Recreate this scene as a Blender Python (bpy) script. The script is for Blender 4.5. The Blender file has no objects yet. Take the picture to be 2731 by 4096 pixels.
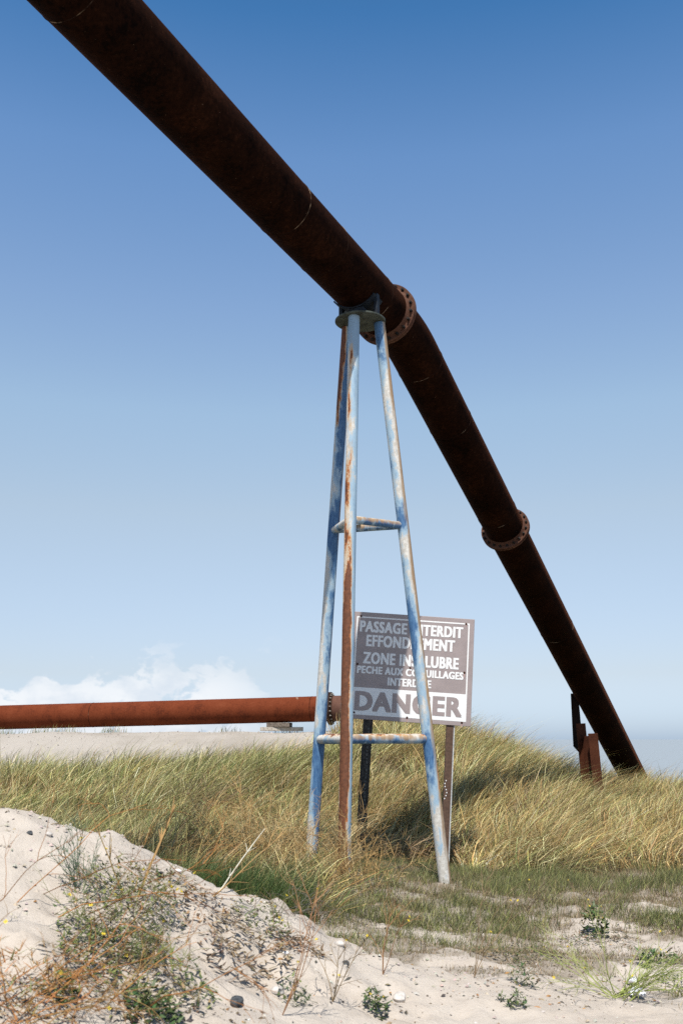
import bpy, math, random
import numpy as np
from mathutils import Vector, Matrix

R = math.radians
rng = np.random.default_rng(7)
random.seed(7)
scene = bpy.context.scene
COL = scene.collection

# ------------------------------------------------------------------ camera
EYE = 1.30                      # camera height over the turf round the tripod foot
PITCH = 12.845
cam_d = bpy.data.cameras.new('camera')
cam_d.sensor_fit = 'VERTICAL'; cam_d.sensor_height = 36; cam_d.lens = 35
cam_d.clip_start = 0.05; cam_d.clip_end = 20000
cam_d.dof.use_dof = True; cam_d.dof.focus_distance = 9.8; cam_d.dof.aperture_fstop = 5.6
cam = bpy.data.objects.new('camera', cam_d); COL.objects.link(cam)
cam.location = (0, 0, EYE); cam.rotation_euler = (R(90 + PITCH), 0, 0)
scene.camera = cam

# ------------------------------------------------------------------ sky, sun, exposure
SUN_AZ, SUN_EL = -174.0, 61.0   # azimuth from +Y towards +X
SKY_STRENGTH = 0.075
world = bpy.data.worlds.new('World'); scene.world = world; world.use_nodes = True
wt = world.node_tree; wt.nodes.clear()


class G:
    """small node-graph writer"""
    def __init__(s, nt): s.nt = nt
    def n(s, t, **kw):
        x = s.nt.nodes.new('ShaderNode' + t)
        for k, v in kw.items(): setattr(x, k, v)
        return x
    def put(s, sock, v):
        if isinstance(v, bpy.types.NodeSocket): s.nt.links.new(v, sock)
        elif v is not None:
            if hasattr(sock.default_value, '__len__') and not hasattr(v, '__len__'): v = (v,) * len(sock.default_value)
            if hasattr(v, '__len__') and len(sock.default_value) == 4 and len(v) == 3: v = (*v, 1)
            sock.default_value = v
    def m(s, op, a, b=None, c=None, clamp=False):
        x = s.n('Math', operation=op, use_clamp=clamp); s.put(x.inputs[0], a)
        if b is not None: s.put(x.inputs[1], b)
        if c is not None: s.put(x.inputs[2], c)
        return x.outputs[0]
    def ss(s, v, lo, hi, a=0., b=1.):
        x = s.n('MapRange', interpolation_type='SMOOTHSTEP'); s.put(x.inputs[0], v)
        for i, q in enumerate((lo, hi, a, b)): s.put(x.inputs[i + 1], q)
        return x.outputs[0]
    def mix(s, f, a, b, mode='MIX'):
        x = s.n('MixRGB', blend_type=mode); s.put(x.inputs[0], f); s.put(x.inputs[1], a); s.put(x.inputs[2], b)
        return x.outputs[0]
    def noise(s, vec, scale, detail=3, rough=.55, dist=0.):
        x = s.n('TexNoise'); s.put(x.inputs['Vector'], vec); s.put(x.inputs['Scale'], scale)
        s.put(x.inputs['Detail'], detail); s.put(x.inputs['Roughness'], rough); s.put(x.inputs['Distortion'], dist)
        return x.outputs[0]
    def scale(s, vec, v):
        x = s.n('VectorMath', operation='MULTIPLY'); s.put(x.inputs[0], vec); s.put(x.inputs[1], v); return x.outputs[0]
    def dot(s, vec, v):
        x = s.n('VectorMath', operation='DOT_PRODUCT'); s.put(x.inputs[0], vec); s.put(x.inputs[1], v); return x.outputs[1]
    def sep(s, vec):
        x = s.n('SeparateXYZ'); s.put(x.inputs[0], vec); return x.outputs
    def comb(s, a, b, c):
        x = s.n('CombineXYZ')
        for i, v in enumerate((a, b, c)): s.put(x.inputs[i], v)
        return x.outputs[0]
    def tc(s, which='Object'): return s.n('TexCoord').outputs[which]
    def bump(s, h, strength=.3, dist=.01):
        x = s.n('Bump'); s.put(x.inputs['Strength'], strength); s.put(x.inputs['Distance'], dist); s.put(x.inputs['Height'], h)
        return x.outputs[0]


g = G(wt)
sky = g.n('TexSky', sky_type='NISHITA')
sky.sun_disc = False; sky.sun_elevation = R(SUN_EL); sky.sun_rotation = R(SUN_AZ)
sky.altitude = 0; sky.air_density = 1.0; sky.dust_density = 0.4; sky.ozone_density = 1.6
d = g.tc('Generated'); dx, dy, dz = g.sep(d)
az = g.m('ARCTAN2', dx, dy); el = g.m('ARCSINE', dz)
cv = g.comb(g.m('MULTIPLY', az, 1.0), g.m('MULTIPLY', el, 1.5), 0.0)
cn = g.noise(cv, 25.0, 8, .56, .2)
big = g.noise(cv, 8.0, 2, .5)
win = g.m('MULTIPLY', g.ss(el, 0.115, 0.03), g.ss(az, -0.02, -0.14))
dens = g.m('ADD', g.m('ADD', cn, g.m('MULTIPLY', big, .75)), g.m('MULTIPLY', win, .20))
cl = g.m('MULTIPLY', g.ss(dens, .985, 1.07), win)
lit = g.noise(g.comb(az, g.m('MULTIPLY', g.m('ADD', el, .006), 1.5), 0.0), 22.0, 5, .55)
ccol = g.mix(g.ss(lit, .35, .62), (7.4, 7.9, 8.6), (9.6, 9.6, 9.7))
tint = g.n('ValToRGB'); el_f = g.m('DIVIDE', el, math.pi / 2, clamp=True); g.put(tint.inputs[0], el_f)
cr = tint.color_ramp; cr.interpolation = 'LINEAR'
TINT = [(0.0, (.70, .92, 1.50)), (.014, (.83, .98, 1.45)), (.04, (1.05, 1.01, 1.17)), (.142, (1.84, 1.55, 1.31)), (.205, (2.0, 1.84, 1.58)), (.27, (1.77, 1.77, 1.71)), (.36, (1.33, 1.64, 1.80)), (.44, (.58, 1.2, 1.55)), (.62, (.45, .52, .55))]
while len(cr.elements) < len(TINT): cr.elements.new(.5)
for e_, (p_, c_) in zip(cr.elements, TINT): e_.position = p_; e_.color = (*[q / 3 for q in c_], 1)
skyt = g.mix(1.0, sky.outputs[0], g.mix(1.0, tint.outputs[0], (3, 3, 3), 'MULTIPLY'), 'MULTIPLY')
skyc = g.mix(g.m('MULTIPLY', cl, .72), skyt, ccol)
bg = g.n('Background'); g.put(bg.inputs[0], skyc); bg.inputs[1].default_value = SKY_STRENGTH
wo = g.n('OutputWorld'); wt.links.new(bg.outputs[0], wo.inputs[0])

sun_d = bpy.data.lights.new('sun', 'SUN'); sun_d.energy = 5.0; sun_d.angle = R(0.53); sun_d.color = (1.0, .955, .88)
sun = bpy.data.objects.new('sun', sun_d); COL.objects.link(sun)
SUNV = Vector((math.cos(R(SUN_EL)) * math.sin(R(SUN_AZ)), math.cos(R(SUN_EL)) * math.cos(R(SUN_AZ)), math.sin(R(SUN_EL))))
sun.rotation_euler = SUNV.to_track_quat('Z', 'Y').to_euler(); sun.location = SUNV * 30
scene.view_settings.view_transform = 'Standard'; scene.view_settings.look = 'None'
scene.view_settings.exposure = 0.5; scene.view_settings.gamma = 1.0
scene.render.engine = 'CYCLES'
scene.cycles.use_denoising = False
scene.cycles.max_bounces = 6; scene.cycles.diffuse_bounces = 1; scene.cycles.transparent_max_bounces = 4
scene.cycles.sample_clamp_indirect = 4

# ------------------------------------------------------------------ helpers
W, H, F = 2731.0, 4096.0, 35 / 36 * 4096
CP, SP = math.cos(R(PITCH)), math.sin(R(PITCH))


def ray(u, v):
    a = (u - W / 2) / F; b = (H / 2 - v) / F
    return Vector((a, CP - b * SP, SP + b * CP))


def at(u, v, y):
    """the point of the place seen at photograph pixel (u, v) that stands y metres ahead"""
    r = ray(u, v); r = r * (y / r.y); return Vector((r.x, r.y, r.z + EYE))


def tag(o, label=None, cat=None, group=None, kind=None):
    for k, v in (('label', label), ('category', cat), ('group', group), ('kind', kind)):
        if v: o[k] = v
    return o


def link(o, parent=None):
    COL.objects.link(o)
    if parent is not None: o.parent = parent
    return o


def empty(name, loc=(0, 0, 0), label=None, cat=None, group=None):
    o = bpy.data.objects.new(name, None); o.location = loc; o.empty_display_size = .1
    link(o); return tag(o, label, cat, group)


class MB:
    def __init__(s): s.v = []; s.f = []
    def add(s, vs, fs):
        o = len(s.v); s.v += [tuple(x) for x in vs]; s.f += [tuple(i + o for i in f) for f in fs]
    def box(s, c, size, m=None):
        hx, hy, hz = (q / 2 for q in size); c = Vector(c)
        vs = [Vector((x, y, z)) for x in (-hx, hx) for y in (-hy, hy) for z in (-hz, hz)]
        if m is not None: vs = [m @ q for q in vs]
        s.add([q + c for q in vs], [(0, 1, 3, 2), (4, 6, 7, 5), (0, 4, 5, 1), (2, 3, 7, 6), (0, 2, 6, 4), (1, 5, 7, 3)])
    def bbox(s, c, size, b=.006, m=None):
        """box with chamfered edges"""
        hx, hy, hz = (q / 2 for q in size); c = Vector(c)
        pts = []
        for sx in (-1, 1):
            for sy in (-1, 1):
                for sz in (-1, 1):
                    pts.append([Vector((sx * (hx - b), sy * (hy - b), sz * hz)), Vector((sx * (hx - b), sy * hy, sz * (hz - b))), Vector((sx * hx, sy * (hy - b), sz * (hz - b)))])
        I = lambda sx, sy, sz, k: ((sx > 0) * 4 + (sy > 0) * 2 + (sz > 0)) * 3 + k
        fs = []
        for q in (-1, 1):
            fs.append([I(-1, -1, q, 0), I(1, -1, q, 0), I(1, 1, q, 0), I(-1, 1, q, 0)])
            fs.append([I(-1, q, -1, 1), I(1, q, -1, 1), I(1, q, 1, 1), I(-1, q, 1, 1)])
            fs.append([I(q, -1, -1, 2), I(q, 1, -1, 2), I(q, 1, 1, 2), I(q, -1, 1, 2)])
        for a in (-1, 1):
            for e in (-1, 1):
                fs.append([I(-1, a, e, 0), I(1, a, e, 0), I(1, a, e, 1), I(-1, a, e, 1)])
                fs.append([I(a, -1, e, 0), I(a, 1, e, 0), I(a, 1, e, 2), I(a, -1, e, 2)])
                fs.append([I(a, e, -1, 1), I(a, e, 1, 1), I(a, e, 1, 2), I(a, e, -1, 2)])
        for sx in (-1, 1):
            for sy in (-1, 1):
                for sz in (-1, 1): fs.append([I(sx, sy, sz, k) for k in (0, 1, 2)])
        vs = [q for p in pts for q in p]
        if m is not None: vs = [m @ q for q in vs]
        s.add([q + c for q in vs], fs)
    def tube(s, path, rad, seg=24, caps=True):
        path = [Vector(p) for p in path]
        if not hasattr(rad, '__len__'): rad = [rad] * len(path)
        t0 = (path[1] - path[0]).normalized()
        up = Vector((0, 0, 1)) if abs(t0.z) < .9 else Vector((0, 1, 0))
        nx = t0.cross(up).normalized(); base = len(s.v); vs = []
        for i, p in enumerate(path):
            t = (path[min(i + 1, len(path) - 1)] - path[max(i - 1, 0)]).normalized()
            nx = (nx - t * nx.dot(t)).normalized(); ny = t.cross(nx)
            for k in range(seg):
                a = 2 * math.pi * k / seg; vs.append(p + (nx * math.cos(a) + ny * math.sin(a)) * rad[i])
        fs = [(i * seg + k, i * seg + (k + 1) % seg, (i + 1) * seg + (k + 1) % seg, (i + 1) * seg + k) for i in range(len(path) - 1) for k in range(seg)]
        if caps: fs += [tuple(range(seg))[::-1], tuple(range((len(path) - 1) * seg, len(path) * seg))]
        s.add(vs, fs)
    def lathe(s, c, axis, prof, seg=48, closed=True):
        """prof: list of (radius, along)"""
        ax = Vector(axis).normalized(); up = Vector((0, 0, 1)) if abs(ax.z) < .9 else Vector((0, 1, 0))
        nx = ax.cross(up).normalized(); ny = ax.cross(nx); c = Vector(c); vs = []
        for r, h in prof:
            for k in range(seg):
                a = 2 * math.pi * k / seg; vs.append(c + ax * h + (nx * math.cos(a) + ny * math.sin(a)) * r)
        n = len(prof); rr = range(n if closed else n - 1)
        s.add(vs, [(i * seg + k, i * seg + (k + 1) % seg, ((i + 1) % n) * seg + (k + 1) % seg, ((i + 1) % n) * seg + k) for i in rr for k in range(seg)])
    def build(s, name, mat, parent=None, smooth=None):
        me = bpy.data.meshes.new(name); me.from_pydata(s.v, [], s.f); me.materials.append(mat)
        import bmesh
        b = bmesh.new(); b.from_mesh(me); bmesh.ops.recalc_face_normals(b, faces=b.faces)
        if smooth is not None:
            for f in b.faces: f.smooth = True
            for e in b.edges:
                if len(e.link_faces) == 2 and e.calc_face_angle(0) > R(smooth): e.smooth = False
        b.to_mesh(me); b.free()
        return link(bpy.data.objects.new(name, me), parent)


def mat(name):
    m = bpy.data.materials.new(name); m.use_nodes = True; nt = m.node_tree; nt.nodes.clear()
    g = G(nt); b = g.n('BsdfPrincipled'); o = g.n('OutputMaterial'); nt.links.new(b.outputs[0], o.inputs[0])
    return m, g, b


def rust(name, dark, mid, light, rough=.85, sc=1.0):
    m, g, b = mat(name); p = g.tc()
    n1 = g.noise(p, 2.6 * sc, 6, .62, .4); n2 = g.noise(p, 26 * sc, 4, .65); n3 = g.noise(p, 120 * sc, 2, .6)
    f = g.m('ADD', g.m('MULTIPLY', n1, .55), g.m('MULTIPLY', n2, .45))
    c = g.mix(g.ss(f, .36, .52), dark, mid); c = g.mix(g.m('MULTIPLY', g.ss(f, .5, .68), .8), c, light)
    c = g.mix(g.m('MULTIPLY', g.ss(n3, .52, .7), .45), c, dark)
    sp = g.noise(p, 60 * sc, 3, .7); c = g.mix(g.m('MULTIPLY', g.ss(sp, .7, .78), .5), c, (.38, .27, .19))
    g.put(b.inputs['Base Color'], c); g.put(b.inputs['Roughness'], rough); b.inputs['Specular IOR Level'].default_value = .08
    g.put(b.inputs['Normal'], g.bump(g.m('ADD', g.m('MULTIPLY', n2, .6), n3), .35, .006))
    return m


def plain(name, col, rough=.8, var=.25, sc=30, bump=.2, spec=.3, metal=0.):
    m, g, b = mat(name); p = g.tc(); n1 = g.noise(p, sc, 5, .65)
    c = g.mix(g.ss(n1, .3, .7), tuple(x * (1 - var) for x in col), tuple(min(1, x * (1 + var)) for x in col))
    g.put(b.inputs['Base Color'], c); g.put(b.inputs['Roughness'], rough); b.inputs['Specular IOR Level'].default_value = spec
    b.inputs['Metallic'].default_value = metal
    g.put(b.inputs['Normal'], g.bump(n1, bump, .004)); return m


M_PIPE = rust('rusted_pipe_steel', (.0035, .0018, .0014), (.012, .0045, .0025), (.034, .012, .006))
_b = [n_ for n_ in M_PIPE.node_tree.nodes if n_.type == 'BSDF_PRINCIPLED'][0]     # rust-tinted sheen added to brighten the sunlit rim at glancing angles
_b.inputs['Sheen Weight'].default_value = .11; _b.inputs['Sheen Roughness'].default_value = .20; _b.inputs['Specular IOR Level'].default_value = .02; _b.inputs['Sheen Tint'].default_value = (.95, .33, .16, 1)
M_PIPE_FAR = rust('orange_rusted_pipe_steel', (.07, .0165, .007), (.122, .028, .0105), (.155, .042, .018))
M_FLANGE = rust('flange_rust', (.045, .02, .0125), (.09, .043, .029), (.125, .067, .046))
M_BOLT = plain('bolt_steel', (.012, .010, .009), .7)
M_BEAM = rust('beam_rust', (.036, .012, .007), (.07, .023, .0115), (.10, .037, .019), sc=1.6)
M_SEAM, gg, b = mat('weld_seam_chalk'); nz = gg.noise(gg.tc(), 4.5, 3, .6)
gg.put(b.inputs['Base Color'], gg.mix(gg.ss(nz, .54, .66), (.012, .005, .003), (.17, .12, .08))); b.inputs['Roughness'].default_value = .85; b.inputs['Specular IOR Level'].default_value = .08
M_PLATE = plain('plate_green_grey', (.05, .06, .05), .7, .5, 12)
M_DARKPLATE = rust('dark_plate_steel', (.008, .005, .004), (.015, .009, .007), (.025, .013, .01))


def paint_leg(name, rust_dir, rust_thr, rust_z, stain_dir, blue_dir, blue_bias, joints, deep=1.0):
    """flaking blue and white paint over rust; rust_z: (z where rust is rare, z where it is common)"""
    m, g, b = mat(name); p = g.tc(); nrm = g.tc('Normal')
    ps = g.scale(p, (1, 1, .22)); x, y, z = g.sep(p)
    na = g.noise(g.scale(p, (1, 1, .30)), 9, 4, .6, .3); nb = g.noise(p, 34, 4, .65); nd = g.noise(ps, 70, 2, .6)
    white = g.mix(g.ss(nb, .35, .65), (.42, .40, .36), (.57, .55, .51))
    pale = (.27, .38, .47)
    blue = g.mix(g.ss(nd, .3, .7), (.035, .095, .21), (.075, .165, .30))
    bd = g.dot(nrm, blue_dir)
    fb = g.m('ADD', g.m('ADD', g.m('MULTIPLY', g.m('SUBTRACT', na, .5), 1.9), g.m('MULTIPLY', bd, .42)), blue_bias)
    fb = g.m('ADD', fb, g.m('MULTIPLY', g.m('SUBTRACT', nb, .5), .35))
    for jz, jw, ja in joints:
        q = g.m('DIVIDE', g.m('SUBTRACT', z, jz), jw)
        fb = g.m('ADD', fb, g.m('MULTIPLY', g.m('EXPONENT', g.m('MULTIPLY', g.m('MULTIPLY', q, q), -1)), ja))
    c = g.mix(g.ss(fb, -.08, .13), white, pale); c = g.mix(g.m('MULTIPLY', g.ss(fb, .14, .46), deep), c, blue)
    # run-down tan stain
    sd = g.dot(nrm, stain_dir); ns = g.noise(g.scale(p, (1, 1, .06)), 20, 3, .6)
    fs = g.m('ADD', sd, g.m('MULTIPLY', g.m('SUBTRACT', ns, .5), 1.1))
    c = g.mix(g.m('MULTIPLY', g.ss(fs, .55, .95), .85), c, (.25, .145, .06))
    # bare rust
    rd = g.dot(nrm, rust_dir); nr = g.noise(g.scale(p, (1, 1, .20)), 7.5, 5, .62)
    ne = g.noise(p, 60, 3, .7)
    fr = g.m('ADD', g.m('ADD', rd, g.m('MULTIPLY', g.m('SUBTRACT', nr, .5), 2.2)), g.ss(z, rust_z[0], rust_z[1], -.33, .58))
    fr = g.m('ADD', fr, g.m('MULTIPLY', g.m('SUBTRACT', ne, .5), .28))
    c = g.mix(g.m('MULTIPLY', g.ss(fr, rust_thr - .30, rust_thr), .75), c, (.42, .28, .14))
    c = g.mix(g.ss(fr, rust_thr - .03, rust_thr + .02), c, (.34, .115, .03))
    c = g.mix(g.ss(fr, rust_thr + .03, rust_thr + .08), c, g.mix(g.ss(nb, .3, .7), (.085, .032, .015), (.15, .055, .025)))
    c = g.mix(g.m('MULTIPLY', g.ss(ne, .68, .74), .6), c, (.10, .07, .05))
    g.put(b.inputs['Base Color'], c); g.put(b.inputs['Roughness'], .62); b.inputs['Specular IOR Level'].default_value = .3
    g.put(b.inputs['Normal'], g.bump(g.m('ADD', g.m('MULTIPLY', fr, -.6), g.m('MULTIPLY', nb, .4)), .25, .004))
    return m


def attr_mat(name, rough=.75, transl=.35, spec=.2):
    """leaf-like material: colour from each blade's own attribute"""
    m = bpy.data.materials.new(name); m.use_nodes = True; nt = m.node_tree; nt.nodes.clear(); g = G(nt)
    a = g.n('Attribute', attribute_name='col'); c = a.outputs['Color']
    b = g.n('BsdfPrincipled'); g.put(b.inputs['Base Color'], c); b.inputs['Roughness'].default_value = rough; b.inputs['Specular IOR Level'].default_value = spec
    t = g.n('BsdfTranslucent'); g.put(t.inputs[0], c); mx = g.n('MixShader'); mx.inputs[0].default_value = transl
    o = g.n('OutputMaterial'); nt.links.new(b.outputs[0], mx.inputs[1]); nt.links.new(t.outputs[0], mx.inputs[2]); nt.links.new(mx.outputs[0], o.inputs[0])
    return m


M_BLADE = attr_mat('grass_blade', .6, .22, .25)
M_STEM = attr_mat('plant_stem', .8, .1, .15)

# ------------------------------------------------------------------ terrain
CTRL = np.array([
    # round and behind the photographer
    (0, -8, -1.45), (-9, -8, -1.4), (9, -8, -1.5), (0, 0, -1.35), (-4, 0, -1.1), (4, 0, -1.4), (-9, 3, -1.0), (9, 3, -1.4),
    # sand mound on the left, in front of the tripod
    (-.2, 1.6, -1.18), (-1.1, 1.8, -.98), (-1.0, 2.8, -.73), (-.1, 2.8, -.98), (1.0, 3.2, -1.13), (2.4, 3.0, -1.25),
    (-1.35, 3.8, -.50), (-.6, 3.8, -.74), (0, 4.1, -1.0), (1.0, 4.2, -1.13), (2.6, 4.4, -1.2),
    (-2.6, 4.6, -.30), (-1.62, 4.7, -.325), (-1.15, 4.9, -.405), (-.98, 5.15, -.60), (-.86, 5.35, -.80), (-.52, 5.4, -.90), (-.30, 5.4, -.92), (-.2, 5.45, -1.0),
    (.26, 5.4, -1.14), (.87, 5.2, -1.16), (1.6, 4.9, -1.2),
    (-2.8, 6.2, -.72), (-1.9, 6.2, -.80), (-1.3, 6.4, -.98), (-.6, 6.4, -1.13), (0, 6.4, -1.17), (.8, 6.3, -1.24), (2, 6.3, -1.3), (3.6, 6.5, -1.3),
    (-2.6, 7.8, -1.05), (-1.2, 7.8, -1.14), (-.4, 7.5, -1.2), (.5, 7.5, -1.3), (2, 7.5, -1.38), (3.4, 7.6, -1.36),
    # turf round the tripod
    (-3, 9.5, -1.1), (-1, 9.5, -1.12), (-.3, 9.9, -1.16), (.05, 9.2, -1.13), (1, 9.6, -1.31), (2.5, 9.5, -1.38), (4, 9.5, -1.3),
    (-4, 11.5, -1.0), (-.5, 11.3, -1.22), (.9, 11.3, -1.37), (.5, 12.3, -1.42), (1.2, 12.4, -1.45), (2.5, 11.3, -1.39), (4.5, 11.3, -1.3),
    # dune behind
    (-5, 14, -.85), (-1.5, 14, -.90), (0, 14, -1.14), (1.5, 14, -1.16), (3, 14, -1.22), (5.5, 14, -1.22),
    (-6, 17, -.64), (-2, 17, -.54), (0, 16.5, -.42), (1.5, 16.5, -.62), (4, 17, -1.16), (6.5, 17, -1.16),
    (1.5, 19.5, -.20), (2.5, 19.2, -.40), (3.6, 19, -.80), (4.9, 19, -1.17), (6.8, 19.5, -1.32), (6.1, 22, -1.2), (7.5, 22, -1.45), (4.3, 22, -.9),
    # bare bank carrying the far pipe
    (-7, 19, -.45), (-3, 19, -.42), (-.3, 19, -.32), (-9, 23.6, .10), (-6, 23.6, .12), (-4, 23.3, .14), (-1, 22.8, .16), (.5, 22.4, .16), (2, 22, .02),
    (-9, 26, -.4), (-4, 26, -.4), (0, 26, -.5), (4, 26, -1.3), (8, 26, -1.8), (0, 34, -3), (-12, 34, -2.6), (12, 34, -3.2), (0, 60, -5.6), (-30, 60, -5.6), (30, 60, -5.6),
    (-20, 24, 0), (-20, 12, -.9), (-20, 34, -2.6), (20, 24, -1.5), (16, 12, -1.2), (20, 34, -3.4), (18, 4, -1.4), (-16, 4, -1.0), (-16, -8, -1.4), (16, -8, -1.5)])


def tps_kernel(r2): return np.where(r2 > 1e-12, r2 * np.log(np.maximum(r2, 1e-12)) * .5, 0.)


def _tps():
    P = CTRL[:, :2]; n = len(P)
    d2 = ((P[:, None] - P[None]) ** 2).sum(-1)
    A = np.zeros((n + 3, n + 3)); A[:n, :n] = tps_kernel(d2) + np.eye(n) * .002
    A[:n, n] = 1; A[:n, n + 1:] = P; A[n, :n] = 1; A[n + 1:, :n] = P.T
    return np.linalg.solve(A, np.r_[CTRL[:, 2], 0, 0, 0])


TW = _tps()


def _hash(i, j, s):
    h = (i * 374761393 + j * 668265263 + s * 974634791) & 0x7fffffff
    h = ((h ^ (h >> 13)) * 1274126177) & 0x7fffffff
    return ((h ^ (h >> 16)) & 0xffff) / 65535.


def vnoise(x, y, s=0):
    xi, yi = np.floor(x).astype(np.int64), np.floor(y).astype(np.int64); fx, fy = x - xi, y - yi
    fx = fx * fx * (3 - 2 * fx); fy = fy * fy * (3 - 2 * fy)
    a, b, c, d = _hash(xi, yi, s), _hash(xi + 1, yi, s), _hash(xi, yi + 1, s), _hash(xi + 1, yi + 1, s)
    return (a * (1 - fx) + b * fx) * (1 - fy) + (c * (1 - fx) + d * fx) * fy


def fbm(x, y, s=0, o=4):
    t = 0; a = .5; tot = 0
    for k in range(o): t = t + a * vnoise(x * 2 ** k, y * 2 ** k, s + k * 17); tot += a; a *= .5
    return t / tot


def sstep(v, a, b):
    t = np.clip((v - a) / (b - a), 0, 1); return t * t * (3 - 2 * t)


_r = np.random.default_rng(5)
DENT = np.c_[_r.uniform(-2.2, 2.6, 150), _r.uniform(2.2, 6.2, 150), _r.uniform(.05, .13, 150), _r.uniform(.012, .038, 150), _r.uniform(0, 3.14, 150)]


def dents(x, y):
    """old footprints and slumps in the loose sand"""
    out = np.zeros(x.shape); sel = (y > 1.9) & (y < 6.6) & (np.abs(x) < 3)
    xs_, ys_ = x[sel], y[sel]; acc = np.zeros(xs_.shape)
    for cx, cy, r, dp, an in DENT:
        u = ((xs_ - cx) * math.cos(an) + (ys_ - cy) * math.sin(an)) / (r * 1.6); v = (-(xs_ - cx) * math.sin(an) + (ys_ - cy) * math.cos(an)) / r
        q = u * u + v * v; acc += dp * (-np.exp(-q * 1.6) + .45 * np.exp(-((np.sqrt(q) - 1.15) / .3) ** 2))
    out[sel] = acc; return out


def ground(x, y, micro=True):
    x = np.atleast_1d(np.asarray(x, float)); y = np.atleast_1d(np.asarray(y, float))
    out = np.empty(x.shape); xf, yf, of = x.ravel(), y.ravel(), out.ravel()
    P = CTRL[:, :2]; n = len(P)
    for k in range(0, len(xf), 20000):
        a, b = xf[k:k + 20000], yf[k:k + 20000]
        ac, bc = np.clip(a, -22, 22), np.clip(b, -9, 62)
        d2 = (ac[:, None] - P[:, 0]) ** 2 + (bc[:, None] - P[:, 1]) ** 2
        of[k:k + 20000] = tps_kernel(d2) @ TW[:n] + TW[n] + TW[n + 1] * ac + TW[n + 2] * bc
    z = of.reshape(x.shape)
    z = z + (fbm(x * .8, y * .8, 3, 3) - .5) * .10
    z = z + (fbm(x * .55 + y * .3, y * .9, 9, 3) - .5) * .16 * sstep(y, 16.5, 19) * (1 - sstep(y, 21.5, 23)) * (1 - sstep(x, 0, 1.5))
    if micro:
        near = 1 - sstep(y, 9, 16)
        z = z + near * ((fbm(x * 3.2, y * 3.2, 11, 4) - .5) * .11 + (fbm(x * 14, y * 14, 23, 3) - .5) * .034 + dents(x, y))
        crest = np.exp(-((y - 5.2) / .7) ** 2) * (x < .6)
        z = z + crest * ((fbm(x * 6, y * 6, 31, 3) - .5) * .07 + (fbm(x * 19, y * 19, 37, 2) - .5) * .03)
    z = z + .085 * np.exp(-((x + .40) / .21) ** 2 - ((y - 5.35) / .34) ** 2)   # sand bump
    return z + EYE


def gz(x, y): return float(ground(x, y)[0])


def spot(u, v, near=1.5, far=30.):
    """first point of the terrain along the line of sight through a photograph pixel"""
    r = ray(u, v); r = r / r.y; ys = np.linspace(near, far, 2400)
    h = ground(r.x * ys, ys); z = r.z * ys + EYE
    k = np.argmax(z <= h); y = ys[k]
    return Vector((r.x * y, y, float(h[k])))


def axis_vals(a, b, step, lo, hi, grow=1.09):
    v = list(np.arange(a, b + step / 2, step)); s = step; q = v[-1]
    while q < hi: s = min(s * grow, (hi - b) / 8); q += s; v.append(q)
    s = step; q = v[0]
    while q > lo: s = min(s * grow, (a - lo) / 8); q -= s; v.insert(0, q)
    return np.array(v)


def tall_mask(x, y):
    """where the tall dune grass stands, 0..1"""
    n = (fbm(x * .9, y * .9, 41, 3) - .5)
    front = np.where(x < -.35, 6.9 + .35 * np.clip(-x - .35, 0, 3) * 0, 10.55)
    t = sstep(x, -.55, .1); mid = 12.15 - 1.05 * sstep(x, 1.15, 1.7); front = 6.75 * (1 - t) + mid * t + n * .9
    front = front - sstep(x, 2.6, 4.2) * .9
    a = sstep(y, front - .12, front + .18)
    back = np.where(x < .2, 17.6, 25.5) ; tb = sstep(x, -.9, .9); back = 17.7 * (1 - tb) + 26.0 * tb + n * 2.4
    b = 1 - sstep(y, back - .5, back + .3)
    return a * b * (1 - .9 * np.exp(-((x + 1.05) / .7) ** 2 - ((y - 7.3) / .5) ** 2))


def turf_mask(x, y):
    """short turf, dense round the tripod, patchy towards the sand ridge"""
    n = fbm(x * 1.5, y * 1.5, 57, 4); nf = fbm(x * 6, y * 6, 63, 3)
    ridge = np.interp(x, [-.3, .26, .87, 1.6, 2.4], [5.6, 5.45, 5.22, 4.95, 4.9])
    far = 1 - sstep(y, 12.4, 13.0); left = sstep(x, -.75, -.2)
    inner = sstep(y, 7.4, 9.4)
    v = .56 + .50 * inner - .30 * sstep(x, 1.15, 1.9) * (1 - sstep(y, 6.0, 7.4))
    return np.clip(sstep(v + (n - .5) * 2.0 + (nf - .5) * .9, .28, .62), 0, 1) * sstep(y, ridge - .05, ridge + .12) * far * left


xs = axis_vals(-3.2, 3.4, .036, -70, 70); ys = axis_vals(2.0, 9.6, .036, -60, 80)
X, Y = np.meshgrid(xs, ys); Z = ground(X, Y)
ny, nx = X.shape


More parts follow.
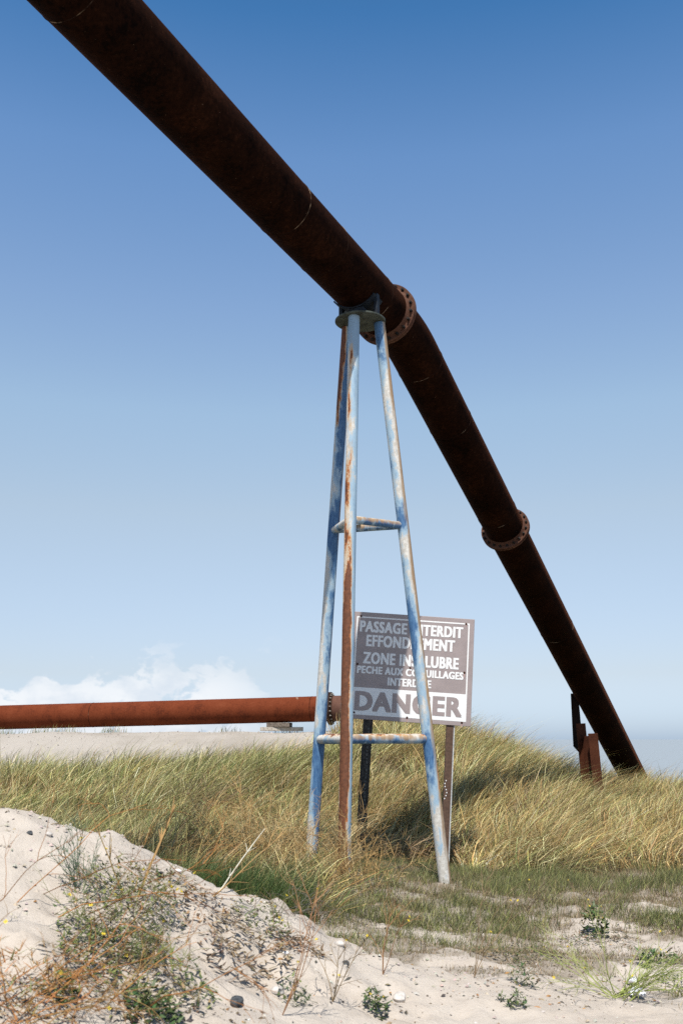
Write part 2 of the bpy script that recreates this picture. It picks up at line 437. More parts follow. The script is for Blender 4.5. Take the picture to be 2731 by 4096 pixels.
def fast_mesh(name, co, faces_q=None, faces_t=None, col=None, mat=None, smooth=False, attrs=()):
    me = bpy.data.meshes.new(name); nq = 0 if faces_q is None else len(faces_q); ntf = 0 if faces_t is None else len(faces_t)
    me.vertices.add(len(co)); me.vertices.foreach_set('co', np.ascontiguousarray(co, np.float32).ravel())
    lp = np.concatenate([a.ravel() for a in (faces_q, faces_t) if a is not None]).astype(np.int32)
    tot = np.r_[np.full(nq, 4), np.full(ntf, 3)].astype(np.int32)
    me.loops.add(len(lp)); me.loops.foreach_set('vertex_index', lp)
    me.polygons.add(nq + ntf); me.polygons.foreach_set('loop_start', np.r_[0, np.cumsum(tot)[:-1]].astype(np.int32))
    me.polygons.foreach_set('use_smooth', np.full(nq + ntf, smooth))
    if col is not None:
        a = me.attributes.new('col', 'FLOAT_COLOR', 'POINT')
        a.data.foreach_set('color', np.c_[col, np.ones(len(col))].astype(np.float32).ravel())
    for nm, val in attrs:
        a = me.attributes.new(nm, 'FLOAT', 'POINT'); a.data.foreach_set('value', val.astype(np.float32).ravel())
    me.update(calc_edges=True)
    if mat: me.materials.append(mat)
    return me


idx = np.arange(ny * nx).reshape(ny, nx)
q = np.stack([idx[:-1, :-1], idx[:-1, 1:], idx[1:, 1:], idx[1:, :-1]], -1).reshape(-1, 4)
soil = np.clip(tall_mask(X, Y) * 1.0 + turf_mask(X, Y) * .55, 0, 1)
bank = sstep(Y, 16, 18.5) * (1 - sstep(X, .2, 1.6))

M_SAND, gg, b = mat('dune_sand')
p = gg.tc(); so = gg.n('Attribute', attribute_name='soil').outputs['Fac']; bk = gg.n('Attribute', attribute_name='bank').outputs['Fac']
n0 = gg.noise(p, 1.3, 3, .5); n1 = gg.noise(p, 9, 5, .6); n2 = gg.noise(p, 90, 3, .7); n3 = gg.noise(p, 330, 2, .6)
c = gg.mix(gg.ss(n1, .3, .7), (.385, .335, .284), (.44, .387, .332))
c = gg.mix(gg.m('MULTIPLY', gg.ss(n0, .45, .62), .35), c, (.46, .42, .375))
c = gg.mix(gg.m('MULTIPLY', gg.ss(n3, .58, .75), .45), c, (.17, .14, .11))
c = gg.mix(gg.m('MULTIPLY', gg.ss(n2, .64, .74), .55), c, (.12, .09, .07))
gr = gg.mix(gg.ss(n2, .35, .65), (.30, .272, .24), (.42, .382, .335)); gr = gg.mix(gg.m('MULTIPLY', gg.ss(n3, .5, .7), .5), gr, (.22, .19, .165))
gr = gg.mix(gg.m('MULTIPLY', gg.ss(gg.noise(gg.scale(p, (1, .6, 1)), .55, 4, .6), .45, .62), .45), gr, (.235, .205, .17)); c = gg.mix(bk, c, gr)
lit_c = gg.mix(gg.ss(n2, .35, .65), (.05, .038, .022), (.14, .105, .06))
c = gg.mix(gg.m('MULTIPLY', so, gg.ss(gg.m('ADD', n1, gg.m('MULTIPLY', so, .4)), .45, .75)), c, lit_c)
gg.put(b.inputs['Base Color'], c); b.inputs['Roughness'].default_value = .95; b.inputs['Specular IOR Level'].default_value = .1
n4 = gg.noise(p, 30, 4, .65)
gg.put(b.inputs['Normal'], gg.bump(gg.m('ADD', gg.m('ADD', gg.m('MULTIPLY', n4, 1.1), gg.m('MULTIPLY', n2, .7)), gg.m('MULTIPLY', n3, .3)), .5, .018))
me = fast_mesh('ground', np.stack([X, Y, Z], -1).reshape(-1, 3), faces_q=q, mat=M_SAND, smooth=True, attrs=(('soil', soil), ('bank', bank)))
tag(link(bpy.data.objects.new('ground', me)), 'pale dune sand rising from the trodden foreground to a bare bank', kind='structure')

M_SEA, gg, b = mat('sea_water'); p = gg.tc()
gg.put(b.inputs['Base Color'], (.24, .262, .272)); b.inputs['Roughness'].default_value = .35; b.inputs['IOR'].default_value = 1.33  # pale base: the haze over the sea is put into its colour
gg.put(b.inputs['Normal'], gg.bump(gg.noise(gg.scale(p, (1, .5, 1)), .35, 5, .6), .5, .6))
s = 9000; sea_z = EYE - 4.2
mb = MB(); mb.add([(-s, -s, sea_z), (s, -s, sea_z), (s, s, sea_z), (-s, s, sea_z)], [(0, 1, 2, 3)])
tag(mb.build('sea', M_SEA), 'calm haze-coloured sea beyond the dunes', kind='structure')

# ------------------------------------------------------------------ overhead pipeline
PR = .28
JB = Vector((.734, 10.751, 4.546 + EYE))             # where the level run turns down
DA = Vector((.44351, .89432, -.05902)).normalized(); DB = Vector((.40163, .83069, -.38555)).normalized()
pipe = empty('overhead_pipeline', JB - Vector((0, 0, JB.z)), 'thick dark rust-brown pipeline crossing overhead and sloping down into the dune', 'pipeline')


def pchild(o): o.matrix_parent_inverse = pipe.matrix_world.inverted(); return o


bpy.context.view_layer.update()


def axis_at_u(d0, base, u, lo, hi):
    ts = np.linspace(lo, hi, 4000); best = None
    for t in ts:
        P = base + d0 * t; f = P.y * CP + (P.z - EYE) * SP; uu = W / 2 + F * P.x / f
        if best is None or abs(uu - u) < best[0]: best = (abs(uu - u), t)
    return best[1]


tF1 = axis_at_u(DA, JB, 1542, -1.5, 0)                # first flange, on the level run
tF2 = axis_at_u(DB, JB, 2020, 1, 9)                   # second flange, on the sloping run
F1 = JB + DA * tF1; F2 = JB + DB * tF2


def run(name, path, caps=False, seg=72):
    mb = MB(); mb.tube(path, PR, seg, caps=False); mb.tube(path, PR - .012, seg, caps=False)
    return pchild(mb.build(name, M_PIPE, pipe, 40))


def straight(a, b, n=24): return [a.lerp(b, i / n) for i in range(n + 1)]


elbow = []
for i in range(13):                                   # swept bend round the corner
    t = i / 12; a = JB - DA * .30; c_ = JB + DB * .30
    elbow.append((a.lerp(JB, t)).lerp(JB.lerp(c_, t), t))
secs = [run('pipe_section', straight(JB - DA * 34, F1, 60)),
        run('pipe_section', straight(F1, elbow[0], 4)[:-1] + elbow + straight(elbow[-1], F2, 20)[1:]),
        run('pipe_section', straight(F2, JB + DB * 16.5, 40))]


def seam(t, base, d0, parent, w=.006):
    mb = MB(); c = base + d0 * t; mb.lathe(c, d0, [(PR - .002, -w), (PR + .004, 0), (PR - .002, w)], 72)
    o = mb.build('weld_seam', M_SEAM, parent, 60); o.matrix_parent_inverse = parent.matrix_world.inverted(); return o


bpy.context.view_layer.update()
for u in (330, 1175, 1330, 1515): seam(axis_at_u(DA, JB, u - 40, -12, 0), JB, DA, secs[0])
for t in (.5, 1.6, tF2 - .45): seam(t, JB, DB, secs[1])
for t in (tF2 + 3.0,): seam(t, JB, DB, secs[2])
bolt_me = None


def hexbolt(c, d0, hl=.022, r=.017):
    mb = MB(); mb.lathe(c, d0, [(0.0005, -.062), (.011, -.062), (.011, -.035), (r, -.035), (r, -.035 - hl + .004)][:0] or [(.001, .033 + hl), (r * .85, .033 + hl), (r, .033 + hl - .004), (r, .033), (.011, .033), (.011, -.033), (r, -.033), (r, -.033 - hl), (.011, -.033 - hl), (.011, -.033 - hl - .016), (.001, -.033 - hl - .016)], 6, closed=False)
    return mb


def flange_pair(c, d0, parent, RF=.355, nb=20, mats=(M_FLANGE, M_BOLT), pr=PR, wrap=True):
    out = []
    for sgn in (-1, 1):
        mb = MB(); a, e = .004 * sgn, .033 * sgn
        mb.lathe(c, d0, [(pr + .001, a), (RF - .004, a), (RF, a + .004 * sgn), (RF, e - .004 * sgn), (RF - .004, e), (pr + .03, e), (pr + .012, e + .03 * sgn), (pr + .001, e + .05 * sgn)], 80)
        o = mb.build('flange', mats[0], parent, 35); out.append(o)
    ax = d0.normalized(); up = Vector((0, 0, 1)); nx = ax.cross(up).normalized(); ny = ax.cross(nx)
    rb = pr + (RF - pr) * .55
    for k in range(nb):
        a = 2 * math.pi * (k + .35) / nb
        o = hexbolt(c + (nx * math.cos(a) + ny * math.sin(a)) * rb, d0).build('bolt', mats[1], out[0], 30); out.append(o)
    for o in out: o.matrix_parent_inverse = o.parent.matrix_world.inverted()
    return out


flange_pair(F1, DA, pipe); flange_pair(F2, DB, pipe)

# ------------------------------------------------------------------ tripod support
tp = empty('tripod_support', (.25, 9.57, gz(.25, 9.57)), 'blue and white painted steel tripod with flaking paint under the overhead pipe', 'tripod')
bpy.context.view_layer.update()


def ch(o, parent):
    o.parent = parent; o.matrix_parent_inverse = parent.matrix_world.inverted(); return o


legs = {'c': (at(1401, 2077, 9.30), at(1385, 2956, 9.18)), 'r': (at(1612, 2105, 9.60), at(1712, 2956, 9.61)), 'l': (at(1334, 2119, 9.82), at(1277, 2956, 9.93))}
ztop = at(1440, 1291, 9.58).z
LR = .0575


def along(k, z):
    a, b = legs[k]; t = (z - a.z) / (b.z - a.z); return a + (b - a) * t


zu = legs['c'][0].z; zl = legs['c'][1].z
M_LEG = {'c': paint_leg('paint_rust_striped', (-.52, -.85, 0), 1.06, (5.9, .8), (.30, -.30, 0), (.75, -.3, 0), -.02, [(ztop, .35, .9)], .30),
         'l': paint_leg('paint_blue_sided', (-.75, -.65, 0), 1.42, (3.4, 5.2), (.9, .3, 0), (.95, -.25, 0), .06, [(ztop - .6, .9, .35), (zu - .02, .22, .9), (zl - .30, .40, .55)]),
         'r': paint_leg('paint_stained', (.8, -.3, 0), 1.75, (9, 8), (.96, -.28, 0), (-.35, -.6, 0), -.30, [(ztop, .3, .6), (zu + .05, .16, .5), (zl + 1.0, .5, .34), (zl - .1, .25, .45)])}
lab = {'c': 'front leg with a long brown rust stripe', 'l': 'rear leg with blue patches and white left side', 'r': 'right leg stained tan down one side'}
for k in 'clr':
    foot = along(k, gz(along(k, .2).x, along(k, .2).y) - .25); top = along(k, ztop - .004)
    mb = MB(); mb.tube(straight(foot, top, 30), LR, 32)
    o = ch(mb.build('leg', M_LEG[k], tp, 40), tp); o['label'] = lab[k]
M_BAR = paint_leg('paint_crossbar', (-.2, -.4, .9), 1.62, (9, 8), (0, -.9, .4), (.5, -.5, -.6), -.02, [])
for z, r in ((zu, .038), (zl, .043)):
    for a, b in (('c', 'r'), ('c', 'l'), ('l', 'r')):
        A, B = along(a, z), along(b, z); dd = (B - A).normalized()
        dz = {'cr': 0, 'cl': -.004, 'lr': .006}[a + b]
        mb = MB(); mb.tube(straight(A + dd * .045 + Vector((0, 0, dz)), B - dd * .045 + Vector((0, 0, dz)), 6), r, 24)
        o = ch(mb.build('crossbar', M_BAR, tp, 40), tp)
pc = (along('c', ztop) + along('l', ztop) + along('r', ztop)) / 3; pc.z = ztop
mb = MB(); mb.lathe(pc, (0, 0, 1), [(.001, 0), (.255, 0), (.26, .005), (.26, .018), (.255, .022), (.001, .022)], 64, closed=False)
ch(mb.build('top_plate', M_PLATE, tp, 35), tp)
side = Vector((DA.y, -DA.x, 0)).normalized(); tp_t = (pc - JB).dot(DA)
ac = JB + DA * tp_t                                      # pipe axis over the plate
M_LUG = plain('lug_dark_blue', (.006, .012, .022), .7, .5, 14)
for s_ in (-1, 1):
    b0 = pc + side * (s_ * .20); top_z = ac.z - math.sqrt(max(PR ** 2 - .20 ** 2, 0)) - .004
    mb = MB(); mm = Matrix.Rotation(math.atan2(side.y, side.x), 3, 'Z')
    b1 = ac + side * (s_ * .20)
    mb.bbox(((b0.x + b1.x) / 2, (b0.y + b1.y) / 2, (ztop + .022 + top_z + .05) / 2), (.04, .065, top_z + .05 - ztop - .022), .005, mm)
    ch(mb.build('saddle_lug', M_LUG, tp), tp)
mb = MB(); cur = []                                      # curved cradle between lugs, under the pipe
n = 20
for i in range(n + 1):
    a = R(-52 + 104 * i / n); e = ac + side * (math.sin(a) * (PR + .004)) - Vector((0, 0, math.cos(a) * (PR + .004)))
    f = ac + side * (math.sin(a) * (PR + .02)) - Vector((0, 0, math.cos(a) * (PR + .02)))
    cur.append((e, f))
vs = []; dl = Vector((DA.x, DA.y, DA.z)) * .10
for e, f in cur: vs += [e - dl, e + dl, f + dl, f - dl]
fs = [(4 * i + k, 4 * i + (k + 1) % 4, 4 * i + 4 + (k + 1) % 4, 4 * i + 4 + k) for i in range(n) for k in range(4)] + [(0, 1, 2, 3), (4 * n, 4 * n + 3, 4 * n + 2, 4 * n + 1)]
mb.add(vs, fs); mb.box(((pc.x + ac.x) / 2, (pc.y + ac.y) / 2, (ztop + .022 + ac.z - PR - .012) / 2), (.16, .16, max(.02, ac.z - PR - .014 - ztop - .022)), Matrix.Rotation(math.atan2(side.y, side.x), 3, 'Z'))
ch(mb.build('saddle', M_LUG, tp, 40), tp)

# ------------------------------------------------------------------ warning sign
SD = 11.75
TLp = at(1407, 2445, SD); TRp = at(1898, 2478, SD); BLp = at(1378, 2872, SD)
SW = (TRp - TLp).length; SH = (BLp - TLp).length
sc_ = (TRp + BLp) / 2
tilt = math.atan2(-(TRp.z - TLp.z), TRp.x - TLp.x)
base = Vector((sc_.x - .12, SD, gz(sc_.x - .12, SD)))
sign = empty('warning_sign', base, 'large faded grey warning board with white French lettering, leaning on two posts', 'sign')
sign.rotation_euler = (0, tilt, 0)
bpy.context.view_layer.update()
inv = sign.matrix_world.inverted(); cl_ = inv @ sc_       # panel centre in the sign's own frame
M_PANEL = plain('faded_grey_panel', (.27, .22, .212), .5, .09, 7, .05, .8)
M_WHITE = plain('sign_white', (.72, .72, .71), .5, .04, 60, .03, .5)
M_SCREW = plain('rusted_screw', (.05, .02, .012), .8)
M_DRIP = plain('rust_drip', (.42, .24, .21), .7, .2)
M_EDGE = plain('panel_edge', (.62, .60, .58), .5)
M_POST1 = plain('post_shaded_dark', (.032, .028, .024), .7, .7, 40); M_POST2 = plain('post_brown', (.085, .05, .034), .8, .25, 40)  # left post: its shade is put into the near-black colour
M_GALV = plain('post_galvanised', (.42, .43, .43), .5, .25, 50)
mb = MB(); mb.bbox(cl_, (SW, .012, SH), .003)
panel = mb.build('panel', M_PANEL, sign)
yf = cl_.y - .006


def st(x, y):
    """photo sign coordinates -> fraction across (s) and down (t) the board"""
    A = np.array([[1282, -79], [85, 1125]]); s, t = np.linalg.solve(A, np.array([x - 150, y - 118])); return float(s), float(t)


def loc(s, t, dy=0.): return Vector((cl_.x + (s - .5) * SW, yf - dy, cl_.z + (.5 - t) * SH))


def flat(name, rects, m, parent, dy, th=.0012):
    mb = MB()
    for s0, t0, s1, t1 in rects:
        a, b_ = loc(s0, t0), loc(s1, t1); mb.box(((a.x + b_.x) / 2, yf - dy - th / 2 + .0006, (a.z + b_.z) / 2), (abs(b_.x - a.x), th, abs(a.z - b_.z)))
    return mb.build(name, m, parent)


bl, bt = st(205, 170); br, _ = st(1378, 250); _, pb0 = st(700, 955); _, pb1 = st(700, 1240)
lw = .0105; lh = lw * SW / SH
flat('border_line', [(bl, bt, br, bt + lh), (bl, bt + lh, bl + lw, pb0), (br - lw, bt + lh, br, pb0)], M_WHITE, panel, .001)
flat('white_band', [(bl, pb0, br, pb1)], M_WHITE, panel, .001)


def lettering(txt, tl, brc, m, dy, bold, parent):
    """block capitals painted on the board; the strokes are thickened by laying shifted copies over each other"""
    cu = bpy.data.curves.new('lettering', 'FONT'); cu.body = txt; cu.size = 1; cu.resolution_u = 3; cu.space_character = 1.10
    o = bpy.data.objects.new('lettering', cu); COL.objects.link(o); bpy.context.view_layer.update()
    m0 = bpy.data.meshes.new_from_object(o.evaluated_get(bpy.context.evaluated_depsgraph_get()))
    bpy.data.objects.remove(o); bpy.data.curves.remove(cu)
    co = np.array([v.co[:] for v in m0.vertices]); fs = [tuple(p.vertices) for p in m0.polygons]; bpy.data.meshes.remove(m0)
    s0, t0 = st(*tl); s1, t1 = st(*brc); mn, mx_ = co.min(0), co.max(0); a, b_ = loc(s0, t0), loc(s1, t1)
    mb = MB(); bz = bold * .6; w_ = b_.x - a.x - 2 * bold; h_ = a.z - b_.z - 2 * bz
    for k, (sx, sz) in enumerate([(0, 0)] + [(q, r_) for q in (-1, -.5, 0, .5, 1) for r_ in (-1, 1)]):
        out = np.c_[a.x + bold * (1 + sx) + (co[:, 0] - mn[0]) / (mx_[0] - mn[0]) * w_, np.full(len(co), yf - dy - k * .00012), b_.z + bz * (1 + sz) + (co[:, 1] - mn[1]) / (mx_[1] - mn[1]) * h_]
        mb.add([Vector(q) for q in out], fs)
    me = bpy.data.meshes.new('lettering'); me.from_pydata(mb.v, [], mb.f); me.materials.append(m); me.update()
    return link(bpy.data.objects.new('lettering', me), parent)


for txt, a, b_, m_, bd in (('PASSAGE INTERDIT', (238, 216), (1302, 408), M_WHITE, .0070), ('EFFONDREMENT', (303, 367), (1212, 553), M_WHITE, .0070),
                      ('ZONE INSALUBRE', (268, 549), (1246, 739), M_WHITE, .0070), ('PECHE AUX COQUILLAGES', (203, 694), (1291, 860), M_WHITE, .0054),
                      ('INTERDITE', (516, 822), (958, 934), M_WHITE, .0054), ('DANGER', (178, 957), (1262, 1236), M_PANEL, .015)):
    lettering(txt, a, b_, m_, (.0028 if m_ is M_PANEL else .0016), bd, panel)
for x, y, dl_ in ((248, 170, .25), (1341, 252, .35), (205, 680, .3), (748, 722, .5), (1305, 768, .6), (165, 1185, 0), (706, 1237, .5), (1263, 1288, .6)):
    P = loc(*st(x, y)); mb = MB(); mb.lathe(P, (0, -1, 0), [(.001, .006), (.010, .006), (.013, .003), (.013, -.002)], 14, closed=False)
    sc2 = mb.build('screw', M_SCREW, panel, 40)
    if dl_:
        mb = MB(); mb.add([P + Vector((-.006, -.0022, 0)), P + Vector((.006, -.0022, 0)), P + Vector((.002, -.0022, -.1 * dl_)), P + Vector((-.002, -.0022, -.1 * dl_))], [(0, 1, 2, 3)])
        mb.build('rust_streak', M_DRIP, sc2)
for off, m_, lb in ((-.318, M_POST1, 'channel post with shade in its near-black colour'), (.338, M_POST2, 'brown channel post')):
    px = cl_.x + off * SW; zt = cl_.z + SH * .36; zb = -.45; wx, wd, th = (.098 if off < 0 else .082), .055, .006; yb = cl_.y + .0065
    mb = MB(); mb.box((px, yb + th / 2, (zt + zb) / 2), (wx, th, zt - zb))
    mb.box((px - wx / 2 + th / 2, yb + th + wd / 2, (zt + zb) / 2), (th, wd, zt - zb))
    po = mb.build('post', m_, sign); po['label'] = lb
    mb = MB(); mb.box((px + wx / 2 + .007, yb + .004 + wd / 2, (zt + zb) / 2), (.013, wd, zt - zb)); mb.build('post_edge', M_GALV if m_ is M_POST2 else M_POST1, po)
    if m_ is M_POST1:
        M_HOLE = plain('hole_rim', (.11, .11, .10), .7)
        for i in range(26):
            mb = MB(); mb.box((px + .018 + .004 * math.sin(i * 7), yb - .0012, cl_.z - SH / 2 - .10 - i * .042), (.012, .002, .022 + .008 * math.sin(i * 3))); mb.build('punched_hole', M_HOLE, po)
    else:
        for i in range(7):
            mb = MB(); mb.box((px - .02 + .013 * math.sin(i * 5.1), yb - .0012, cl_.z - SH / 2 - .62 - .033 * i), (.011, .002, .013)); mb.build('paint_fleck', M_WHITE, po)

# ------------------------------------------------------------------ far pipeline on the bank
QC = Vector((4.393, 23.444, .809)) * .9333; DC = Vector((-.983, .185, -.0205)).normalized(); QC.z += EYE


def c_at_u(u):
    best = None
    for t in np.linspace(-8, 30, 6000):
        P = QC + DC * t; f = P.y * CP + (P.z - EYE) * SP; uu = W / 2 + F * P.x / f
        if best is None or abs(uu - u) < best[0]: best = (abs(uu - u), t)
    return best[1]


tFl = c_at_u(1322); t_end = c_at_u(1560)
FC = QC + DC * tFl
farp = empty('ground_pipeline', (FC.x, FC.y, gz(FC.x, FC.y)), 'orange-brown rusted pipe lying level along the top of the bare bank', 'pipeline')
bpy.context.view_layer.update()
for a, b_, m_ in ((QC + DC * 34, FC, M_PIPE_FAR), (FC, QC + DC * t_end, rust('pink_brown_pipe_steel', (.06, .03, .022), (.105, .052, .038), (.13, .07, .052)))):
    mb = MB(); mb.tube(straight(a, b_, 40), PR, 64, caps=False); mb.tube(straight(a, b_, 2), PR - .012, 64, caps=False)
    o = ch(mb.build('pipe_section', m_, farp, 40), farp)
    if m_ is M_PIPE_FAR: far_sec = o
    else: o['label'] = 'pinkish brown end section past the bolted joint'
bpy.context.view_layer.update()
for u in (375, 620, 1248):
    c = QC + DC * c_at_u(u); mb = MB(); mb.lathe(c, DC, [(PR - .002, -.008), (PR + .005, 0), (PR - .002, .008)], 64)
    ch(mb.build('weld_seam', M_SEAM if u != 620 else M_PIPE_FAR, far_sec, 60), far_sec)
mb = MB()                                                  # pale scuffs: peeling flakes low on the curve of the pipe
for i in range(34):
    t = c_at_u(random.choice((1195, 1205, 1215, 1232, 1180)) + random.uniform(-8, 8)) + random.uniform(-.08, .08); a = R(random.uniform(15, 62))
    out_ = Vector((0, -math.cos(a), math.sin(a))); c = QC + DC * t + out_ * (PR + .001); up_ = DC.cross(out_).normalized()
    w_, h_ = random.uniform(.008, .03), random.uniform(.008, .04)
    mb.add([c - DC * w_ - up_ * h_, c + DC * w_ - up_ * h_ * .4, c + DC * w_ * .5 + up_ * h_, c - DC * w_ + up_ * h_ * .5], [(0, 1, 2, 3)])
tag(ch(mb.build('pale_flaking', plain('pale_flake', (.42, .32, .22), .8), far_sec), far_sec), kind='stuff')
flange_pair(FC, DC, farp, .365, 20, (rust('flange_dark', (.02, .012, .008), (.04, .022, .015), (.06, .035, .024)), plain('bolt_worn', (.16, .14, .12), .5, .6, 30)))
M_TIMBER = plain('weathered_timber', (.13, .105, .085), .9, .45, 22, .4); M_TIMBER2 = plain('grey_timber', (.36, .32, .27), .9, .3, 22, .4)
Pt = QC + DC * c_at_u(1120); zb_ = Pt.z - PR
bx = at(1127, 2910, Pt.y)
o = MB(); o.bbox((0, 0, 0), (.52, .34, .095), .006); o = o.build('timber_block', M_TIMBER); o.location = (at(1118, 2890, Pt.y).x, Pt.y, zb_ - .05); o.rotation_euler = (0, 0, R(-9))
tag(o, 'short dark timber block wedged right under the far pipe', 'timber')
o = MB(); o.bbox((0, 0, 0), (.96, .22, .085), .006); o = o.build('timber_plank', M_TIMBER2); o.location = (bx.x, Pt.y - .02, zb_ - .142); o.rotation_euler = (0, 0, R(4))
tag(o, 'long pale weathered plank lying on the bank below the dark block', 'timber')
pad_z = zb_ - .186

# ------------------------------------------------------------------ steel beam prop under the sloping pipe
tb = axis_at_u(DB, JB, 2365, 4, 13); PB = JB + DB * tb; yb_ = PB.y - .15
pl0 = at(2299, 2800, yb_); pl1 = at(2299, 2985, yb_)
prop = empty('beam_prop', (at(2390, 3150, yb_ - .25).x, yb_ - .25, gz(4.7, yb_ - .25)), 'leaning rusted steel beam stump with a dark plate reaching up to the sloping pipe', 'steel beam')
bpy.context.view_layer.update()
mb = MB(); hx = .066
ztp = pl0.z + .12; cx = pl0.x
prof = [(cx - hx, ztp), (cx + hx, ztp + .0), (cx + hx + .04, pl1.z - .10), (cx - hx + .085, pl1.z - .10), (cx - hx, pl1.z)]
mb.add([(x, yb_ + .02, z) for x, z in prof] + [(x, yb_ + .06, z) for x, z in prof], [(0, 1, 2, 3, 4), (9, 8, 7, 6, 5)] + [(i, (i + 1) % 5, 5 + (i + 1) % 5, 5 + i) for i in range(5)])
ch(mb.build('bracket_plate', M_DARKPLATE, prop), prop)
yb2 = yb_ - .75
b_top = at(2334, 2900, yb2); b_bot = at(2362, 3190, yb2)
ax_ = (b_top - b_bot).normalized()
yaw = R(34); fx = Vector((math.cos(yaw), math.sin(yaw), 0)); fx = (fx - ax_ * fx.dot(ax_)).normalized(); fy = ax_.cross(fx).normalized()
mm = Matrix((fx, fy, ax_)).transposed()


def beam_piece(name, ox, oy, sx, sy, cut_top, ln=None):
    L = (b_top - b_bot).length + .5 - cut_top; c = b_bot - ax_ * .5 + ax_ * (L / 2) + fx * ox + fy * oy
    mb = MB(); mb.bbox(c, (sx, sy, L), .004, mm); return ch(mb.build(name, M_BEAM, prop), prop)


beam_piece('beam_flange', .06, -.13, .235, .018, .15)
beam_piece('beam_web', .06, .0, .014, .24, .19)
beam_piece('beam_flange', .06, .13, .235, .018, -.03)


# ------------------------------------------------------------------ vegetation builders
def blade_mesh(base, direc, lean, L, w, col, seg=3):
    """ribbons: base (n,3), direc unit start direction (n,3), lean (n,3) added with the square of the length"""
    n = len(base); ts = np.linspace(0, 1, seg + 1)
    side = np.cross(direc + lean * .5, np.array([0, 0, 1.])) ; ph = rng.uniform(0, 2 * np.pi, n)
    side = side + .6 * np.c_[np.cos(ph), np.sin(ph), np.zeros(n)]; side /= np.linalg.norm(side, axis=1, keepdims=True) + 1e-9
    V = []
    for i, t in enumerate(ts):
        p = base + (direc * t + lean * t * t) * L[:, None]
        if i < seg:
            hw = (w * (1 - .55 * t) * .5)[:, None]; V += [p - side * hw, p + side * hw]
        else: V.append(p)
    k = 2 * seg + 1; co = np.stack(V, 1).reshape(-1, 3); o = (np.arange(n) * k)[:, None]
    fq = np.concatenate([o + np.array([2 * i, 2 * i + 1, 2 * i + 3, 2 * i + 2]) for i in range(seg - 1)], 0) if seg > 1 else None
    ft = o + np.array([2 * seg - 2, 2 * seg - 1, 2 * seg])
    return co, fq, ft, np.repeat(col, k, 0)


def join(parts):
    cs, qs, ts, ks = [], [], [], []; o = 0
    for co, fq, ft, col in parts:
        cs.append(co); ks.append(col)
        if fq is not None: qs.append(fq + o)
        ts.append(ft + o); o += len(co)
    return np.concatenate(cs), (np.concatenate(qs) if qs else None), np.concatenate(ts), np.concatenate(ks)


def pal(n, cols, wts, jit=.14):
    cols = np.array(cols); i = rng.choice(len(cols), n, p=np.array(wts) / sum(wts)); c = cols[i] * rng.normal(1, jit, (n, 1))
    return np.clip(c * rng.normal(1, .05, (n, 3)), .005, .9)


def blades_at(x, y, L, w, leanv, upr, cols, seg=3, spread=.35, outward=None):
    n = len(x); z = ground(x, y) - .015
    ph = rng.uniform(0, 2 * np.pi, n); s = rng.uniform(0, spread, n)
    dr = np.c_[np.cos(ph) * s, np.sin(ph) * s, np.full(n, 1.)]
    if outward is not None: dr[:, :2] += outward
    dr /= np.linalg.norm(dr, axis=1, keepdims=True)
    return blade_mesh(np.c_[x, y, z], dr, leanv, L, w, cols, seg)


STRAW, PALE, TAN = (.43, .315, .13), (.53, .45, .24), (.30, .18, .068)
YG, GRN, DGRN = (.31, .30, .105), (.14, .165, .055), (.05, .075, .025)

